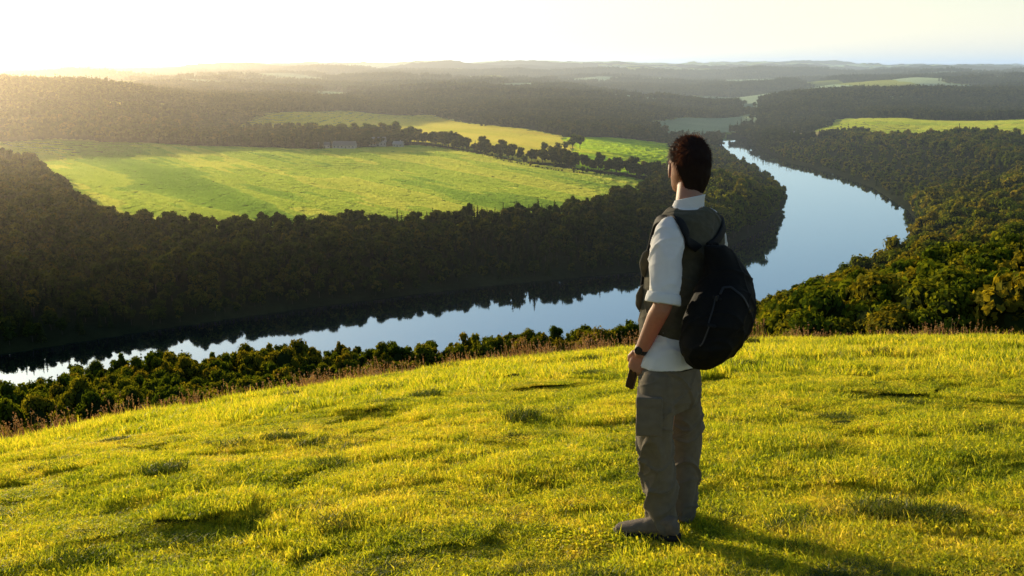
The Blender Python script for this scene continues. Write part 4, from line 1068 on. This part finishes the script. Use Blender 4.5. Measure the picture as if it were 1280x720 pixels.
# --- shoes
def shoe(toe, heel, hgt):
    toe = np.asarray(toe); heel = np.asarray(heel); ax = toe - heel; L = np.linalg.norm(ax); ax = ax / L; sd = np.cross(ax, ZV); sd /= np.linalg.norm(sd); up = np.cross(sd, ax)
    o = empty_parent = None
    rows = ((-.01, .020, .035, .05), (.03, .034, .050, .075), (.16, .037, .056, .090), (.34, .037, .052, .085), (.5, .041, .040, .062), (.68, .046, .031, .048), (.84, .045, .025, .038), (.95, .036, .020, .030), (1.0, .018, .014, .020))
    P = ring_loft([(heel + ax * L * t_ + up * (.012 + h_ / 2), sd, up, w_, h_ / 2 + .004, 2.5) for t_, w_, _, h_ in rows], 22)
    s_ = fuse('shoe', [P], .004, M_SHOE, 3, person, folds(.003, .5, 40, 71))
    rows = ((-.02, .022), (.03, .037), (.2, .041), (.4, .039), (.6, .044), (.8, .048), (.93, .040), (1.0, .026), (1.03, .010))
    q = ring_loft([(heel + ax * L * t_ + up * .006, sd, up, w_, .014, 4) for t_, w_ in rows], 22)
    fuse('sole', [q], .004, M_SOLE, 1, s_)
    # tongue collar and laces
    for k in range(4):
        c = heel + ax * L * (.42 + .08 * k) + up * (.083 - .012 * k); v, f = tube([c - sd * .028 - up * .006, c + up * .004, c + sd * .028 - up * .006], [.0028] * 3, 8, ref=up)
        me = bpy.data.meshes.new('lace'); me.from_pydata([tuple(a) for a in v], [], f); me.materials.append(M_SOLE); link('lace', me, s_)
    return s_
def at_ground(px, py):
    return on_meadow(px, py) - ORG + ZV * .022
shoe(at_ground(770, 671), at_ground(848, 679), 0)
shoe(at_ground(826, 650), at_ground(868, 650), 0)

# --- watch
wc = WL + (EL - WL) / np.linalg.norm(EL - WL) * .022; ad = (EL - WL) / np.linalg.norm(EL - WL)
wt_ = fuse('wristwatch', [tube([wc - ad * .012, wc, wc + ad * .012], [.031, .0315, .031], 20, False)], .003, M_WATCH, 1, person)
fuse('watch_case', [tube([wc - RV * .029, wc - RV * .039], [.019, .018], 20, False, ref=ad)], .0025, M_WATCH, 1, wt_)

# --- thing in the hand
cc = WL + dL * .135 + medL * .012 + fwL * .014
slab = fuse('phone_pouch', [box_of(cc, fwL, medL, dL, .019, .011, .055)], .0035, M_CASE, 2)
slab.location = tuple(ORG); tag(slab, "small dark brown pouch held in the man's left hand", 'pouch')

# --- backpack
bag = empty('backpack', tuple(ORG)); tag(bag, "black drooping backpack on the man's back", 'backpack')
bf = -.235
rows = [(894, 307, -.19, .045, .04), (900, 318, -.20, .075, .062), (904, 330, -.21, .092, .078), (907, 342, -.225, .104, .090), (906, 352, -.23, .122, .102), (905, 364, -.24, .140, .116), (903, 380, -.24, .158, .128), (899, 396, -.24, .168, .134),
        (896, 412, -.235, .166, .132), (890, 428, -.23, .150, .120), (885, 441, -.22, .124, .100), (881, 452, -.21, .085, .070), (879, 460, -.20, .04, .034)]
def bagd(co, nr): 
    c = creases(.0065, 81)(co, nr); return c
sack = fuse('sack', [ring_loft([(PL(a, b, f), RV, FV, w_, d_, 2.5) for a, b, f, w_, d_ in rows], 40)], .005, M_BAG, 5, bag, bagd)
def bvh_of(o):
    me = o.data; return BVHTree.FromPolygons([v.co.copy() for v in me.vertices], [tuple(p.vertices) for p in me.polygons])
T1 = bvh_of(vest); T2 = bvh_of(shirt); T3 = bvh_of(sack)
def hug(p, trees, off):
    best = None
    for T in trees:
        h, n, i, d = T.find_nearest(Vector(tuple(p)))
        s = (Vector(tuple(p)) - h).dot(n)
        if best is None or s < best[0]: best = (s, h, n)
    return np.array(best[1] + best[2] * off), np.array(best[2])
def strap(name, pts, trees, wd, th, mat, parent, off=.006, n=7):
    P, _ = smooth_path(pts, [1] * len(pts), n); V = []; F = []
    H = [hug(p, trees, off) if trees else (p, None) for p in P]; C = np.array([h[0] for h in H]); N = np.array([h[1] for h in H])
    for _ in range(3): C[1:-1] = (C[:-2] + 2 * C[1:-1] + C[2:]) / 4; N[1:-1] = (N[:-2] + 2 * N[1:-1] + N[2:]) / 4
    rings = []
    for k in range(len(C)):
        d = C[min(k + 1, len(C) - 1)] - C[max(k - 1, 0)]; d /= np.linalg.norm(d); nn = N[k] - (N[k] @ d) * d; nn /= np.linalg.norm(nn); s = np.cross(d, nn)
        rings.append((C[k], s, nn, wd, th, 4))
    v, f = ring_loft(rings, 12); me = bpy.data.meshes.new(name); me.from_pydata([tuple(a) for a in v], [], f); me.materials.append(mat); me.polygons.foreach_set('use_smooth', np.ones(len(f), bool)); return link(name, me, parent)
zt = float(SL[2])
sl = [LOCC(-.12, .17, zt - .38), LOCC(-.11, .16, zt - .2), LOCC(-.115, .12, zt - .02), PL(834, 276, .03), PL(850, 287, -.06), PL(868, 300, -.12), PL(884, 312, -.16)]
sr = [LOCC(.12, .17, zt - .38), LOCC(.11, .16, zt - .2), LOCC(.09, .10, zt + .03), PL(898, 266, .0), PL(899, 280, -.08), PL(898, 296, -.13), PL(895, 312, -.17)]
for s_ in (sl, sr): strap('shoulder_strap', s_, [T1, T2], .021, .007, M_BAG2, bag, .010)
rv_ = lambda q, g: [LOCC(g * a, b, c) for a, b, c in q]; lq = [(-.13, .16, zt - .38), (-.18, .08, zt - .47), (-.17, -.06, zt - .50), (-.10, -.16, zt - .5)]; lo = rv_(lq, 1)
strap('webbing', lo, [T1], .011, .003, M_BAG2, bag, .006); strap('webbing', rv_(lq, -1), [T1], .011, .003, M_BAG2, bag, .006)
strap('zipper', [PL(893, 322, -.3), PL(915, 338, -.33), PL(930, 362, -.36), PL(934, 390, -.36)], [T3], .005, .002, M_ZIP, sack, .002)
strap('seam', [PL(870, 330, -.25), PL(872, 370, -.3), PL(868, 410, -.3), PL(866, 440, -.26)], [T3], .003, .002, M_ZIP, sack, .001)
hp = [PL(889, 309, -.18), PL(890, 304, -.18), PL(896, 304, -.19), PL(898, 309, -.20)]
v, f = tube(*smooth_path(hp, [.006] * 4), 10); me = bpy.data.meshes.new('handle'); me.from_pydata([tuple(a) for a in v], [], f); me.materials.append(M_BAG2); link('handle', me, bag)

for (a, b, f) in ((873, 345, -.25), (866, 385, -.28)):
    strap('compression_strap', [PL(a, b, f), PL(a + 14, b + 5, f - .05), PL(a + 26, b + 12, f - .09)], [T3], .007, .002, M_BAG2, sack, .003)
v, f = box_of(hug(PL(884, 351, -.3), [T3], .006)[0], RV, FV, ZV, .012, .004, .010); me = bpy.data.meshes.new('buckle'); me.from_pydata([tuple(a) for a in v], [], f); me.materials.append(M_ZIP); link('buckle', me, sack)
